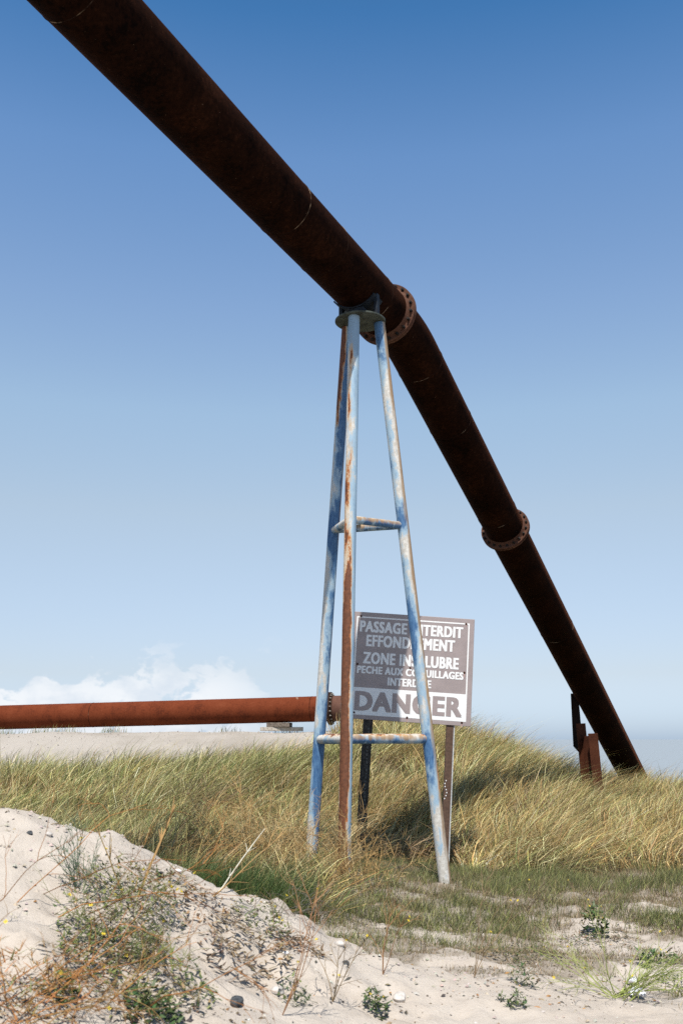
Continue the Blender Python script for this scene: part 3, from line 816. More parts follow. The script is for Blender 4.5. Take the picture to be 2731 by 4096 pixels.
# ---- tall dune grass: tufts bent by the wind
parts = []
nt_ = 4300; ty = np.sqrt(rng.uniform(6.2 ** 2, 27 ** 2, nt_)); tx = rng.uniform(-.48, .50, nt_) * ty
keep = rng.uniform(0, 1, nt_) < tall_mask(tx, ty); tx, ty = tx[keep], ty[keep]
for x0, y0 in [(tx, ty)]:
    right0 = sstep(x0, -.3, 1.2); sz0 = rng.lognormal(0, .38, len(x0)); dead0 = rng.uniform(0, 1, len(x0)) < .16
    nb_ = np.clip((95 * sz0).astype(int), 25, 230)
    i = np.repeat(np.arange(len(x0)), nb_); n = len(i)
    R0 = (.22 * sz0)[i]; r = rng.uniform(0, 1, n) ** .55 * R0; a = rng.uniform(0, 2 * np.pi, n)
    bx_, by_ = x0[i] + np.cos(a) * r, y0[i] + np.sin(a) * r
    hum = fbm(x0 * .5, y0 * .5, 71, 3)[i]; right = right0[i]; dead = dead0[i]
    Lt = (.44 + (.10 + .10 * sstep(y0, 16, 18.5)[i] * (1 - sstep(x0, 3, 4.2)[i])) * right + .40 * (hum - .5)) * np.clip(sz0, .55, 1.6)[i] ** .7 * rng.uniform(.7, 1.25, len(x0))[i]
    edge = tall_mask(x0, y0)[i]; Lt *= (.5 + .5 * edge)
    beam_near = np.exp(-((x0 - 4.5) / .8) ** 2 - ((y0 - 16.2) / 1.5) ** 2)[i]; Lt *= (1 - .62 * beam_near) * (1 - .55 * np.exp(-((x0 + .35) / .45) ** 2 - ((y0 - 9.2) / 1.0) ** 2))[i]
    L = Lt * rng.uniform(.4, 1.25, n)
    wl = (.25 + .75 * fbm(x0 * .7, y0 * .7, 77, 3))[i] * rng.uniform(.4, 1.6, n)
    wa = (.25 + 1.6 * (fbm(x0 * .45, y0 * .45, 79, 2) - .5) + rng.normal(0, .45, len(x0)))[i] + rng.normal(0, .6, n)
    ln = np.c_[np.cos(wa) * wl, np.sin(wa) * wl * .6 - .06, -.28 * wl - rng.uniform(0, .3, n)]
    low = right * (1 - sstep(y0, 11.2, 13.5)[i]); ln[:, 2] -= .32 * low * rng.uniform(0, 1, n); ln[:, 0] += .25 * low
    ln[dead, 2] -= rng.uniform(.1, .5, dead.sum())
    flip = (rng.uniform(0, 1, len(x0)) < .22)[i] & (low > .4); ln[flip, 0] *= -.9
    gn0 = fbm(x0 * .8, y0 * .8, 83, 3) + rng.normal(0, .10, len(x0)); gn = gn0[i] + rng.normal(0, .07, n)
    tb_ = rng.lognormal(0, .28, len(x0))[i][:, None]
    c_s = pal(n, [STRAW, PALE, TAN, YG], [3, 2.4, 2.1, 1.4], .26); c_g = pal(n, [YG, GRN, PALE, DGRN, (.44, .44, .20)], [3.0, 2.2, 2.0, 1.1, 2.2], .26)
    gsel = gn + .03 * (1 - right) - .13 * right * (1 - sstep(y0, 12, 17)[i] * .6) + .06 * (1 - right) > .5
    col = np.where(gsel[:, None], c_g, c_s); col[dead] = pal(dead.sum(), [(.20, .135, .075), (.30, .22, .13), (.13, .095, .06)], [2, 2, 1], .2)
    col = np.clip(col * tb_, .01, .8)
    wdt = np.clip(.0050 + .00034 * by_, .0075, .0135) * rng.uniform(.45, 1.3, n)
    out2 = np.c_[np.cos(a), np.sin(a)] * (r / R0 * .6)[:, None]
    parts.append(blades_at(bx_, by_, L, wdt, ln, 1, col, 3, .25, out2))
    # seed-head stalks standing over the tussocks
    ns = 2600; k = rng.integers(0, len(x0), ns); Ls = (.55 + .12 * right0[k]) * rng.uniform(.8, 1.25, ns) * (1 - .6 * np.exp(-((x0[k] - 4.5) / .8) ** 2 - ((y0[k] - 16.2) / 1.5) ** 2)) * (.5 + .5 * tall_mask(x0[k], y0[k]))
    parts.append(blades_at(x0[k] + rng.normal(0, .12, ns), y0[k] + rng.normal(0, .12, ns), Ls, np.clip(.0035 + .0003 * y0[k], .005, .010), np.c_[rng.normal(.35, .25, ns), rng.normal(0, .2, ns), rng.uniform(-.25, 0, ns)], 1, pal(ns, [PALE, STRAW, TAN], [2, 2, 1.5], .2), 3, .2))
print('marram blades', sum(len(p[2]) for p in parts))
# dry litter lying between the tufts
n = 26000; y_ = np.sqrt(rng.uniform(6.5 ** 2, 20 ** 2, n)); x_ = rng.uniform(-.45, .48, n) * y_; k = rng.uniform(0, 1, n) < tall_mask(x_, y_); x_, y_ = x_[k], y_[k]; n = len(x_)
a = rng.uniform(0, 2 * np.pi, n)
parts.append(blades_at(x_, y_, rng.uniform(.12, .35, n), np.full(n, .006), np.c_[np.cos(a) * .9, np.sin(a) * .9, rng.uniform(-.75, -.5, n)], 1, pal(n, [TAN, STRAW, PALE], [2, 2, 1]), 2, .8))
# scattered blades over the bank crest under the far pipe
n = 420; x_ = rng.choice([-6.9, -6.3, -7.6, -5.2, -2.6, -1.2, -8.1], n) + rng.normal(0, .16, n); y_ = 23.2 + rng.normal(0, .2, n)
parts.append(blades_at(x_, y_, rng.uniform(.08, .24, n), np.full(n, .009), np.c_[rng.normal(.2, .2, n), rng.normal(0, .2, n), np.full(n, -.1)], 1, pal(n, [GRN, YG, TAN], [3, 1, 1]), 2))
co, fq, ft, col = join(parts)
tag(link(bpy.data.objects.new('dune_grass', fast_mesh('dune_grass', co, fq, ft, col, M_BLADE))), 'tall wind-combed straw and green dune grass covering the slopes', 'grass', kind='stuff')

# ---- short turf
parts = []
nc = 19000; yc = np.sqrt(rng.uniform(4.8 ** 2, 13.0 ** 2, nc)); xc = rng.uniform(-.42, .46, nc) * yc
k = rng.uniform(0, 1, nc) < turf_mask(xc, yc) * (1 - .75 * tall_mask(xc, yc)) * .9; xc, yc = xc[k], yc[k]; sc_c = rng.lognormal(0, .45, len(xc))
i = np.repeat(np.arange(len(xc)), np.clip((19 * sc_c * (1.0 + .15 * sstep(yc, 6.5, 8.5))).astype(int), 5, 60)); n = len(i)
x_ = xc[i] + rng.normal(0, .035, n) * sc_c[i]; y_ = yc[i] + rng.normal(0, .035, n) * sc_c[i]; cn_ = rng.normal(0, .10, len(xc))[i]
gr = fbm(x_ * 1.1, y_ * 1.1, 91, 3) + .25 * np.exp(-((x_ - 1.7) / 1.2) ** 2 - ((y_ - 10) / 1.1) ** 2) - .10 * (1 - sstep(y_, 6.5, 8.5)) + cn_ + rng.normal(0, .05, n)
c_g = pal(n, [GRN, (.075, .085, .035), (.17, .16, .075), YG], [2.4, 2, 2.6, 1.4], .25); c_d = pal(n, [(.27, .20, .12), (.17, .125, .075), (.36, .29, .18), (.14, .13, .06)], [3, 2, 1.5, 1.8], .25)
col = np.where((gr > .61)[:, None], c_g, c_d)
L = rng.uniform(.02, .055, n) * np.clip(sc_c, .5, 2)[i] ** .5 * (1 + 1.1 * sstep(gr, .5, .7)) * (.7 + .5 * sstep(y_, 6, 9))
a = rng.uniform(0, 2 * np.pi, n); sp_ = rng.uniform(.1, .7, n)
parts.append(blades_at(x_, y_, L, rng.uniform(.003, .0055, n), np.c_[np.cos(a) * sp_ + .12, np.sin(a) * sp_, -.2 * sp_], 1, col, 2, .55))
print('turf', n)
co, fq, ft, col = join(parts)
tag(link(bpy.data.objects.new('turf', fast_mesh('turf', co, fq, ft, col, M_BLADE))), 'short patchy green and brown turf round the tripod foot', 'turf', kind='stuff')

# ---- dry crumbs, shell bits and twiglets strewn over the sand
n = 15000; y_ = np.sqrt(rng.uniform(1.8 ** 2, 7.6 ** 2, n)); x_ = rng.uniform(-.46, .46, n) * y_
dn = fbm(x_ * 2.3, y_ * 2.3, 101, 4); k = rng.uniform(0, 1, n) < sstep(dn, .47, .68) + .03; x_, y_ = x_[k], y_[k]; nd_ = len(x_)
ncl = 3600; yc_ = rng.uniform(2.2, 6.0, ncl); xc_ = rng.uniform(-.42, .3, ncl) * yc_; kc = rng.uniform(0, 1, ncl) < sstep(fbm(xc_ * 1.8, yc_ * 1.8, 111, 3), .48, .66) + .05   # crusty sand clods
nb2 = 1300; xb_, yb2_ = rng.uniform(-8.6, .4, nb2), rng.uniform(17.4, 22.8, nb2)                                                                                     # gravel on the far bank
x_ = np.r_[x_, xc_[kc], xb_]; y_ = np.r_[y_, yc_[kc], yb2_]; n = len(x_); ncc = int(kc.sum()); z_ = ground(x_, y_)
sz = np.r_[np.minimum(rng.lognormal(-5.6, .5, nd_), .009), np.minimum(rng.lognormal(-4.95, .5, ncc), .012), rng.lognormal(-4.5, .4, nb2)]; a = rng.uniform(0, 2 * np.pi, n); el_ = rng.uniform(.5, 3, n); el_[nd_:] = rng.uniform(.7, 1.3, n - nd_)
ex = np.c_[np.cos(a), np.sin(a), rng.normal(0, .2, n)] * (sz * el_)[:, None]; ey = np.c_[-np.sin(a), np.cos(a), rng.normal(0, .2, n)] * sz[:, None]; ez = np.c_[np.zeros(n), np.zeros(n), sz * .8]
c0 = np.c_[x_, y_, z_ + sz * .15]
co = np.stack([c0 - ex, c0 - ey, c0 + ex * .8, c0 + ey * .9, c0 + ez], 1).reshape(-1, 3); o_ = (np.arange(n) * 5)[:, None]
ft = np.concatenate([o_ + np.array(t) for t in ((0, 1, 4), (1, 2, 4), (2, 3, 4), (3, 0, 4))], 0)
col = pal(n, [(.06, .055, .05), (.12, .09, .06), (.22, .16, .10), (.5, .47, .43), (.30, .17, .07)], [3, 3, 2, 1.0, 1], .2)
col[nd_:nd_ + ncc] = pal(ncc, [(.38, .33, .28), (.42, .37, .32)], [1, 1], .08); col[nd_ + ncc:] = pal(nb2, [(.16, .14, .12), (.30, .27, .23), (.5, .47, .43)], [2, 2, 1], .15); col = np.repeat(col, 5, 0)
tag(link(bpy.data.objects.new('beach_debris', fast_mesh('beach_debris', co, None, ft, col, M_STEM))), 'dark crumbs, twiglets and shell bits strewn over the sand', 'debris', kind='stuff')


# ------------------------------------------------------------------ individual plants
class Tw:
    """twigs: three-sided tapering tubes in one mesh"""
    def __init__(s): s.co = []; s.q = []; s.col = []; s.n = 0; s.tips = []
    def stem(s, pts, r0, r1, col):
        pts = np.array(pts); m = len(pts); t = np.gradient(pts, axis=0); t /= np.linalg.norm(t, axis=1, keepdims=True) + 1e-9
        ref = np.array([.3, .2, 1.]) if abs(t[0, 2]) < .8 else np.array([1., .2, .1])
        a = np.cross(t, ref); a /= np.linalg.norm(a, axis=1, keepdims=True) + 1e-9; b = np.cross(t, a)
        rr = np.linspace(r0, r1, m)[:, None]
        ring = np.stack([pts + rr * (a * math.cos(k) + b * math.sin(k)) for k in (0, 2.094, 4.189)], 1)
        o = s.n + np.arange(m - 1)[:, None] * 3
        for k in range(3): s.q.append(np.c_[o + k, o + (k + 1) % 3, o + 3 + (k + 1) % 3, o + 3 + k].reshape(-1, 4))
        s.co.append(ring.reshape(-1, 3)); s.col.append(np.tile(col, (m * 3, 1))); s.n += m * 3
    def grow(s, p, d, L, r, col, wander=.25, droop=0., depth=2, nbr=5, brlen=.45, brang=.9, wind=(0, 0, 0), cj=.12):
        m = 9; pts = [np.array(p, float)]; d = np.array(d, float); d /= np.linalg.norm(d)
        for i in range(m - 1):
            d = d + rng.normal(0, wander, 3) / m * 2 + np.array([0, 0, -droop]) / m + np.array(wind) / m; d /= np.linalg.norm(d)
            pts.append(pts[-1] + d * L / (m - 1))
        c = np.clip(np.array(col) * rng.normal(1, cj), .01, .9)
        s.stem(pts, r, r * .35, c); s.tips.append(pts[-1])
        if depth > 0:
            for k in range(nbr):
                j = rng.integers(2, m - 1); tdir = pts[j] - pts[j - 1]; tdir /= np.linalg.norm(tdir)
                v = rng.normal(0, 1, 3); v -= tdir * v.dot(tdir); v /= np.linalg.norm(v)
                ang = brang * rng.uniform(.5, 1.2)
                s.grow(pts[j], tdir * math.cos(ang) + v * math.sin(ang), L * brlen * rng.uniform(.5, 1.2), r * .6, col, wander, droop, depth - 1, max(1, nbr - 1), brlen, brang, wind, cj)
    def build(s, name, parent): return link(bpy.data.objects.new(name, fast_mesh(name, np.concatenate(s.co), np.concatenate(s.q), None, np.concatenate(s.col), M_STEM)), parent)


M_FLOWER = plain('yellow_petal', (.60, .45, .04), .6, .15, 40, 0)


def flower_mesh():
    mb = MB()
    for k in range(4):
        a = k * math.pi / 2; ca, sa = math.cos(a), math.sin(a); pr = [(0, 0, 0), (.006, -.0055, .004), (.0115, -.004, .005), (.0125, .002, .004), (.009, .0058, .004)]
        mb.add([(x * ca - y * sa, x * sa + y * ca, z) for x, y, z in pr], [(0, 1, 2, 3, 4)])
    mb.lathe((0, 0, 0), (0, 0, 1), [(.001, -.006), (.003, -.003), (.003, .004), (.001, .006)], 6, closed=False)
    me_ = bpy.data.meshes.new('flower'); me_.from_pydata(mb.v, [], mb.f); me_.materials.append(M_FLOWER); return me_


FLOWER = flower_mesh()


def add_flowers(parent, tips, n, sc=1.0):
    tips = list(tips); random.shuffle(tips)
    for t in tips[:n]:
        o = bpy.data.objects.new('flower', FLOWER); link(o, parent); o.location = Vector(t) - parent.location
        o.rotation_euler = (random.uniform(.2, 1.2), random.uniform(-.4, .4), random.uniform(0, 6)); o.scale = (sc * .66,) * 3


def leafy(pos, n, r, h, L, w, cols, wts, flat=.5, seg=2):
    """a clump of small leaves spread through a dome"""
    a = rng.uniform(0, 2 * np.pi, n); q = np.sqrt(rng.uniform(0, 1, n)) * r
    x = pos[0] + np.cos(a) * q; y = pos[1] + np.sin(a) * q
    z = ground(x, y) + rng.uniform(0, 1, n) ** .8 * h * (1 - .6 * (q / r) ** 2)
    ph = rng.uniform(0, 2 * np.pi, n); dr = np.c_[np.cos(ph), np.sin(ph), rng.uniform(-.2, 1.4, n) * (1 - flat) + .15]; dr /= np.linalg.norm(dr, axis=1, keepdims=True)
    return blade_mesh(np.c_[x, y, z], dr, np.c_[np.zeros(n), np.zeros(n), rng.uniform(-.4, .1, n)], L * rng.uniform(.6, 1.3, n), w * rng.uniform(.7, 1.3, n), pal(n, cols, wts, .2), seg)


def plant(name, label, cat, pos, group=None): return empty(name, pos, label, cat, group)


def foliage(parent, name, *prts):
    co, fq, ft, col = join(prts); co = co - np.array(parent.location)
    return link(bpy.data.objects.new(name, fast_mesh(name, co, fq, ft, col, M_BLADE)), parent)


def stems(parent, tw, name='stems'):
    o = tw.build(name, parent); co = np.concatenate(tw.co) - np.array(parent.location)
    o.data.vertices.foreach_set('co', co.astype(np.float32).ravel()); o.data.update(); return o


ORANGE, BROWN, GREYTW, TANW = (.33, .15, .05), (.15, .09, .045), (.15, .13, .11), (.36, .23, .095)
OLIVE, SAGE, FRESH = (.175, .19, .07), (.13, .165, .09), (.25, .29, .08)
G_DRY = 'dry weeds tangled round the tripod'

# tan dry weeds round the tripod legs
for (u, y, sc2, lb) in ((1060, 8.6, 1.0, 'tan dry weed tangle standing left of the blue leg'), (1270, 8.9, .95, 'tan dry weed tangle hiding the foot of the blue leg'),
                     (1390, 8.65, .62, 'dry weed with long bent stalks at the foot of the rust-striped leg'), (880, 8.9, .85, 'dry weed mixed with green grass behind the sand mound crest')):
    x = (u - W / 2) / F * y / .99; P = Vector((x, y, gz(x, y))); pl = plant('dry_weed', lb, 'dry weed', P, G_DRY); tw = Tw()
    for i in range(34):
        a = rng.uniform(0, 6.28); tw.grow(P + Vector((rng.normal(0, .20), rng.normal(0, .12), -.02)), (math.cos(a) * .55 + .1, math.sin(a) * .4, 1), rng.uniform(.45, .95) * sc2, .0030, TANW if rng.uniform() < .75 else (.5, .38, .2), .55, .25, 2, 6, .42, .9)
    stems(pl, tw)
# orange bindweed-like tangle, close in the lower left corner
for (u, v, y, nst, ln_, lb) in ((15, 4060, 2.6, 22, .44, 'orange-brown dry tangle filling the lower left corner'), (330, 4020, 2.75, 6, .42, 'thin orange stalks arching over the sand beside the corner tangle'), (40, 3650, 3.4, 5, .7, 'long orange stalks reaching across the mound from the left edge')):
    P = spot(u, v, 1.5, 30); pl = plant('dry_weed', lb, 'dry weed', P, 'orange dry weeds on the foreground sand'); tw = Tw()
    for i in range(nst):
        a = rng.uniform(-1.2, 3.6) if nst == 22 else rng.uniform(-.6, .8); tw.grow(P + Vector((rng.normal(0, .13), rng.normal(0, .12), 0)), (math.cos(a), math.sin(a) * .7, rng.uniform(.15, .9)), rng.uniform(.5, 1.1) * ln_, .0023, ORANGE if rng.uniform() < .7 else (.24, .15, .06), .7, .35, 2, 4, .45, .9)
    stems(pl, tw)
    if nst == 22: foliage(pl, 'leaves', leafy(P, 600, .24, .14, .06, .005, [TAN, ORANGE, OLIVE], [3, 3, 1]))
    if nst == 22: add_flowers(pl, tw.tips, 9, .8)

# yellow-flowered green bushes on the mound
for (u, v, r_, h_, n_, nf, lb) in ((545, 3640, .19, .17, 520, 8, 'olive green bush with yellow flowers below the mound crest'), (430, 3780, .19, .17, 520, 12, 'widest yellow-flowered bush, low on the mound face'),
                              (560, 3880, .27, .09, 900, 6, 'low dark green leafy mat with yellow flowers in shade of the bush'), (1045, 3700, .14, .10, 240, 3, 'small grey-green bush with one yellow flower on the sand bump')):
    P = spot(u, v); pl = plant('flowering_bush', lb, 'bush', P, 'yellow-flowered bushes on the mound'); tw = Tw()
    for i in range(int(n_ / 26)):
        a = rng.uniform(0, 6.28); tw.grow(P + Vector((rng.normal(0, r_ * .35), rng.normal(0, r_ * .3), 0)), (math.cos(a) * .7, math.sin(a) * .7, 1), h_ * rng.uniform(.8, 1.7), .0016, OLIVE if rng.uniform() < .6 else BROWN, .5, .2, 2, 4, .5, .8)
    stems(pl, tw); foliage(pl, 'leaves', leafy(P, n_, r_, h_, .030, .009, [OLIVE, (.14, .17, .05), (.07, .10, .035), (.24, .18, .09)], [3, 2.2, 2, 1.2]))
    add_flowers(pl, [t for t in tw.tips if t[2] > P.z + h_ * .4], nf, .95)
# blue-grey feathery plant on the mound
P = spot(335, 3560); pl = plant('feathery_plant', 'blue-green feathery plant with two orange-yellow heads on the mound', 'plant', P); tw = Tw()
for i in range(9): tw.grow(P + Vector((rng.normal(0, .03), rng.normal(0, .03), 0)), (rng.normal(-.25, .4), rng.normal(0, .3), 1), rng.uniform(.16, .30), .0022, (.10, .14, .09), .35, .05, 1, 12, .3, .6)
stems(pl, tw); foliage(pl, 'leaves', leafy(P, 260, .10, .16, .022, .004, [(.09, .14, .10), SAGE, GRN], [2, 2, 1])); add_flowers(pl, sorted(tw.tips, key=lambda t: t[2])[-40:-20], 3, .9)
# tall dead stalks
for (u, v, ln_, r_, dirv, col_, lb) in ((545, 3590, .40, .0070, (.42, .1, 1), (.42, .26, .11), 'thick tan dead stalk rising from the bush on the mound'), (500, 3570, .42, .0036, (-.42, .1, 1), (.28, .19, .08), 'brown leafy stalk leaning left on the mound'),
                                   (840, 3580, .45, .0038, (.75, .2, .6), (.44, .28, .12), 'tan dead stalk leaning right over the dark green tuft'), (870, 3560, .36, .0042, (.62, .3, .75), (.42, .40, .33), 'pale grey dead stalk leaning right beside the tan one'),
                                   (955, 3570, .42, .004, (.62, .3, .6), (.40, .36, .2), 'pale straw stalk leaning right on the crest of the bump'), (990, 3570, .80, .0035, (1, .3, .18), (.48, .36, .17), 'longest straw stalk lying almost level towards the tripod')):
    P = spot(u, v); pl = plant('dead_stalk', lb, 'dead stalk', P, 'dead stalks on the mound crest'); tw = Tw()
    tw.grow(P + Vector((0, 0, -.02)), dirv, ln_, r_, col_, .16, .1, 1, 5, .22, .7); stems(pl, tw)
# dark weed in the grass behind the mound
for (u, y, h_, lb) in ((690, 7.3, .62, 'tall dark brown weed with small leaves standing in the grass behind the mound'),):
    x = (u - W / 2) / F * y; P = Vector((x, y, gz(x, y))); pl = plant('tall_weed', lb, 'weed', P); tw = Tw()
    for i in range(3): tw.grow(P, (rng.normal(.1, .15), rng.normal(0, .15), 1), h_ * rng.uniform(.8, 1.1), .004, (.10, .07, .035), .3, .0, 1, 7, .3, .8)
    stems(pl, tw); pts = np.array(tw.tips); n = 110; k = rng.integers(0, len(pts), n); ph = rng.uniform(0, 6.28, n)
    foliage(pl, 'leaves', blade_mesh(pts[k] + rng.normal(0, .025, (n, 3)), np.c_[np.cos(ph), np.sin(ph), rng.normal(.2, .3, n)], np.zeros((n, 3)), rng.uniform(.02, .045, n), rng.uniform(.01, .018, n), pal(n, [(.12, .11, .04), (.16, .11, .06), GRN], [2, 2, 1]), 2))
# dark green tuft behind the bump
x, y = -.95, 7.3
for (x, y, n_, r_, lb) in ((-1.05, 7.3, 5600, .62, 'dense dark green grass tuft behind the dead stalks'),):
    P = Vector((x, y, gz(x, y))); pl = plant('green_tuft', lb, 'grass tuft', P); a = rng.uniform(0, 6.28, n_); q_ = np.sqrt(rng.uniform(0, 1, n_)) * r_
    foliage(pl, 'blades', blades_at(x + np.cos(a) * q_ * 1.4, y + np.sin(a) * q_ * .7, rng.uniform(.20, .46, n_), np.full(n_, .005), np.c_[rng.normal(.2, .25, n_), rng.normal(0, .2, n_), np.full(n_, -.12)], 1, pal(n_, [DGRN, (.05, .10, .025), GRN], [3, 2, 1.2]), 3))
# brown withered mats on the sand
for (u, v, r_, n_, cols, lb) in ((760, 3590, .22, 420, [(.16, .10, .055), (.26, .17, .09), (.09, .07, .05)], 'withered brown leaf mat on the saddle between mound and bump'), (1000, 3800, .18, 380, [(.24, .18, .10), (.17, .12, .07), (.30, .24, .15)], 'drooping brown grass mat on the face of the sand bump'),
                            (1180, 3790, .13, 300, [(.28, .16, .08), (.15, .11, .07), (.34, .25, .15)], 'reddish withered leaf mat near the bump end'), (500, 3960, .26, 520, [(.14, .11, .07), (.22, .16, .09), OLIVE], 'grey-brown withered mat at the mound foot'),
                            (2060, 3830, .30, 620, [(.13, .12, .055), (.20, .15, .08), DGRN], 'dark olive mat at the lower edge of the turf'), (2400, 3760, .30, 560, [(.14, .12, .06), (.22, .15, .09), DGRN], 'brown and olive mat beside the leafy yellow-flowered plant'),
                            (2640, 3690, .32, 520, [OLIVE, (.16, .13, .07), GRN], 'olive mat running down the sand by the right edge'), (950, 3860, .15, 260, [(.22, .15, .09), (.15, .11, .07)], 'thin brown mat low on the bump')):
    P = spot(u, v); pl = plant('withered_mat', lb, 'ground plant', P, 'withered mats on the sand')
    foliage(pl, 'leaves', leafy(P, int(n_ * .7), r_, .05, .038, .011, cols, [2, 2, 1][:len(cols)], .7))
# grey twig ball on the bump
P = spot(1150, 3660); pl = plant('grey_twig', 'wiry grey twigs curling over the top of the sand bump', 'twigs', P); tw = Tw()
for i in range(16): a = rng.uniform(0, 6.28); tw.grow(P + Vector((rng.normal(0, .08), rng.normal(0, .05), 0)), (math.cos(a), math.sin(a) * .6, rng.uniform(.2, .8)), rng.uniform(.15, .32), .0016, GREYTW, .9, .7, 1, 5, .5, .9)
stems(pl, tw)
# thin twigs on the right
for (u, v, ln_, col_, nst, lb) in ((1895, 3910, .48, (.20, .14, .08), 3, 'thin branching brown twig standing on the dark olive mat'), (1530, 3900, .36, (.28, .15, .07), 3, 'thin reddish twig with a few leaves in open sand'), (1130, 4060, .40, (.30, .16, .08), 3, 'reddish twig slanting up near the bottom edge'),
                              (2330, 3700, .30, (.20, .13, .08), 3, 'wiry brown twig in the turf left of the leafy plant'), (2100, 3650, .34, (.19, .13, .09), 4, 'spreading fine brown twigs over the bare sand patch'), (1330, 4010, .30, (.24, .17, .09), 4, 'twig spray beside the grey stone')):
    P = spot(u, v); pl = plant('thin_twig', lb, 'twig', P, 'thin twigs on the right-hand sand'); tw = Tw()
    for i in range(nst): tw.grow(P, (rng.normal(.25, .3), rng.normal(0, .2), 1), ln_ * rng.uniform(.7, 1.1), .0024, col_, .35, .05, 2, 4, .45, .7)
    stems(pl, tw); add_flowers(pl, tw.tips, 3, .8)
# green sprays and leafy plants on the right-hand sand
P = spot(2480, 3995); pl = plant('green_spray', 'broom-like pale green plant with thin yellow-green stems by the white litter', 'plant', P); tw = Tw()
for i in range(30): a = rng.uniform(0, 6.28); tw.grow(P + Vector((rng.normal(0, .03), rng.normal(0, .03), 0)), (math.cos(a) * 1.1 + .15, math.sin(a) * .8, rng.uniform(.35, 1)), rng.uniform(.25, .5), .0026, FRESH if rng.uniform() < .7 else (.30, .32, .12), .25, .15, 2, 4, .42, .6)
stems(pl, tw); add_flowers(pl, tw.tips, 9, .9)
for (u, v, r_, h_, n_, L_, w_, nf, lb) in ((2378, 3735, .10, .22, 170, .045, .022, 2, 'upright dark leafy plant with yellow flowers at the turf edge'), (2578, 3870, .045, .12, 60, .035, .018, 0, 'small upright dark green plant alone on the sand slope'),
                                   (2640, 3850, .12, .08, 150, .035, .016, 4, 'sprawling green plant with yellow flowers near the right edge'), (2068, 4025, .05, .06, 110, .025, .009, 0, 'little round green rosette in open sand near the bottom'),
                                   (2003, 4005, .018, .03, 30, .018, .008, 0, 'tiniest green seedling just left of the round rosette'), (2090, 3945, .06, .10, 90, .04, .008, 0, 'spiky green tuft below the dark olive mat'), (1500, 4040, .055, .07, 110, .028, .012, 2, 'dark green plant with withered base in open sand'),
                                   (620, 4060, .09, .08, 170, .03, .016, 0, 'dark green rosette at the bottom edge under the mound'), (250, 3990, .05, .06, 70, .035, .014, 1, 'grey-green seedling amid the orange stalks'), (1180, 4010, .07, .06, 120, .022, .008, 3, 'grey-green plant with yellow flowers beside the grey stone'), (2690, 3930, .09, .05, 90, .03, .008, 0, 'flat dark sprig lying near the right edge')):
    P = spot(u, v); pl = plant('leafy_plant', lb, 'plant', P, 'small leafy plants on the sand'); tw = Tw()
    for i in range(max(3, n_ // 25)): tw.grow(P, (rng.normal(0, .4), rng.normal(0, .4), 1), h_ * rng.uniform(.7, 1.1), .0016, OLIVE, .3, 0, 0)
    stems(pl, tw); foliage(pl, 'leaves', leafy(P, n_, r_, h_, L_, w_, [DGRN, (.05, .10, .035), GRN, SAGE], [3, 2, 2, 1], .4)); add_flowers(pl, tw.tips, nf, .95)


# ------------------------------------------------------------------ stones, shells and litter
def lump(name, label, cat, u, v, size, m, squash=.7, seed=0, group=None, lift=.3):
    P = spot(u, v); r_ = np.random.default_rng(seed); mb = MB(); n, k = 10, 14; vs = []; 
    bumps = [(r_.normal(0, 1, 3), r_.uniform(.08, .28)) for _ in range(9)]
    for i in range(n + 1):
        th = math.pi * i / n
        for j in range(k):
            ph = 2 * math.pi * j / k; d_ = np.array([math.sin(th) * math.cos(ph), math.sin(th) * math.sin(ph), math.cos(th)]); rr = 1
            for bv, ba in bumps: bv_ = bv / np.linalg.norm(bv); rr -= ba * max(0, d_ @ bv_ - .62) * 2
            vs.append(d_ * rr * size * np.array([1, .8, squash]))
    fs = [(i * k + j, i * k + (j + 1) % k, (i + 1) * k + (j + 1) % k, (i + 1) * k + j) for i in range(n) for j in range(k)]
    mb.add(vs, fs); o = mb.build(name, m, None, 28); o.location = P + Vector((0, 0, size * squash * lift)); o.rotation_euler = (0, 0, r_.uniform(0, 6))
    return tag(o, label, cat, group)


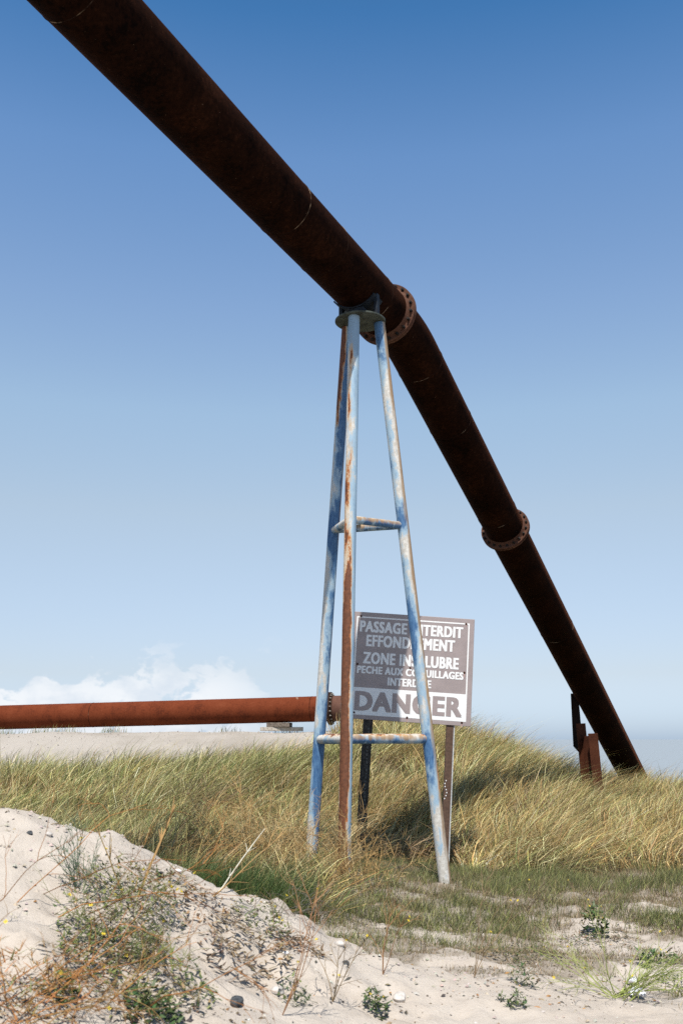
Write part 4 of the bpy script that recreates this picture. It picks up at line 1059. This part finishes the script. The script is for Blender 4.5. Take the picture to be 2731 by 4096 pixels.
M_COAL = plain('dark_clinker', (.05, .055, .06), .9, .6, 60, .6); M_STONE = plain('pale_stone', (.42, .39, .36), .9, .25, 40, .4); M_SHELL = plain('white_shell', (.75, .73, .70), .6, .1, 40, .2)
for i, (u, v, s_, m_, lb) in enumerate(((948, 4022, .034, M_COAL, 'largest black clinker lump near the bottom edge'), (1112, 3975, .030, M_STONE, 'rounded grey stone with a dark underside in open sand'), (1382, 3862, .024, M_COAL, 'dark stone lying alone on the slope right of the bump'),
                                     (712, 3490, .017, M_SHELL, 'bright white shell on the mound crest'), (1625, 3393, .016, M_SHELL, 'white snail shell in the shaded grass behind the tripod'), (195, 3345, .022, M_STONE, 'flat pale stone high on the mound'),
                                     (640, 3505, .024, M_COAL, 'slate-grey stone right beside the white shell'), (430, 3820, .030, M_STONE, 'pale stone in the dark mat below the widest bush'), (370, 3880, .036, M_STONE, 'long pale stone at the foot of the dark mat'),
                                     (1142, 3820, .014, M_SHELL, 'small white pebble under the reddish mat'), (1360, 3780, .028, M_STONE, 'knobbly pale crust lump at the end of the bump'), (1600, 4000, .040, M_STONE, 'broad crusty pale lump among dark sprigs'), (120, 3340, .016, M_COAL, 'small black crumb high on the mound'))):
    lump('stone' if m_ is not M_SHELL else 'shell', lb, 'stone' if m_ is not M_SHELL else 'shell', u, v, s_, m_, .62, i + 3, 'stones and shells on the sand')
M_LITTER = plain('white_plastic', (.78, .79, .82), .45, .06, 30, .2)
for i, (u, v, s_, lb) in enumerate(((2527, 3940, .030, 'smaller crumpled white plastic scrap caught in the green spray'), (2548, 3992, .048, 'larger crumpled white plastic scrap under the green spray'))):
    P = spot(u, v); r_ = np.random.default_rng(40 + i); N_ = 9; mb = MB()
    vs = [(s_ * (a / (N_ - 1) - .5) * 1.6, s_ * (b2 / (N_ - 1) - .5) * 1.3, s_ * (.45 + .55 * r_.uniform(-1, 1)) * (1 - ((a - 4) ** 2 + (b2 - 4) ** 2) / 40)) for a in range(N_) for b2 in range(N_)]
    mb.add(vs, [(a * N_ + b2, a * N_ + b2 + 1, (a + 1) * N_ + b2 + 1, (a + 1) * N_ + b2) for a in range(N_ - 1) for b2 in range(N_ - 1)])
    o = mb.build('plastic_scrap', M_LITTER); o.location = P + Vector((0, 0, .012)); tag(o, lb, 'litter', 'white litter on the sand')
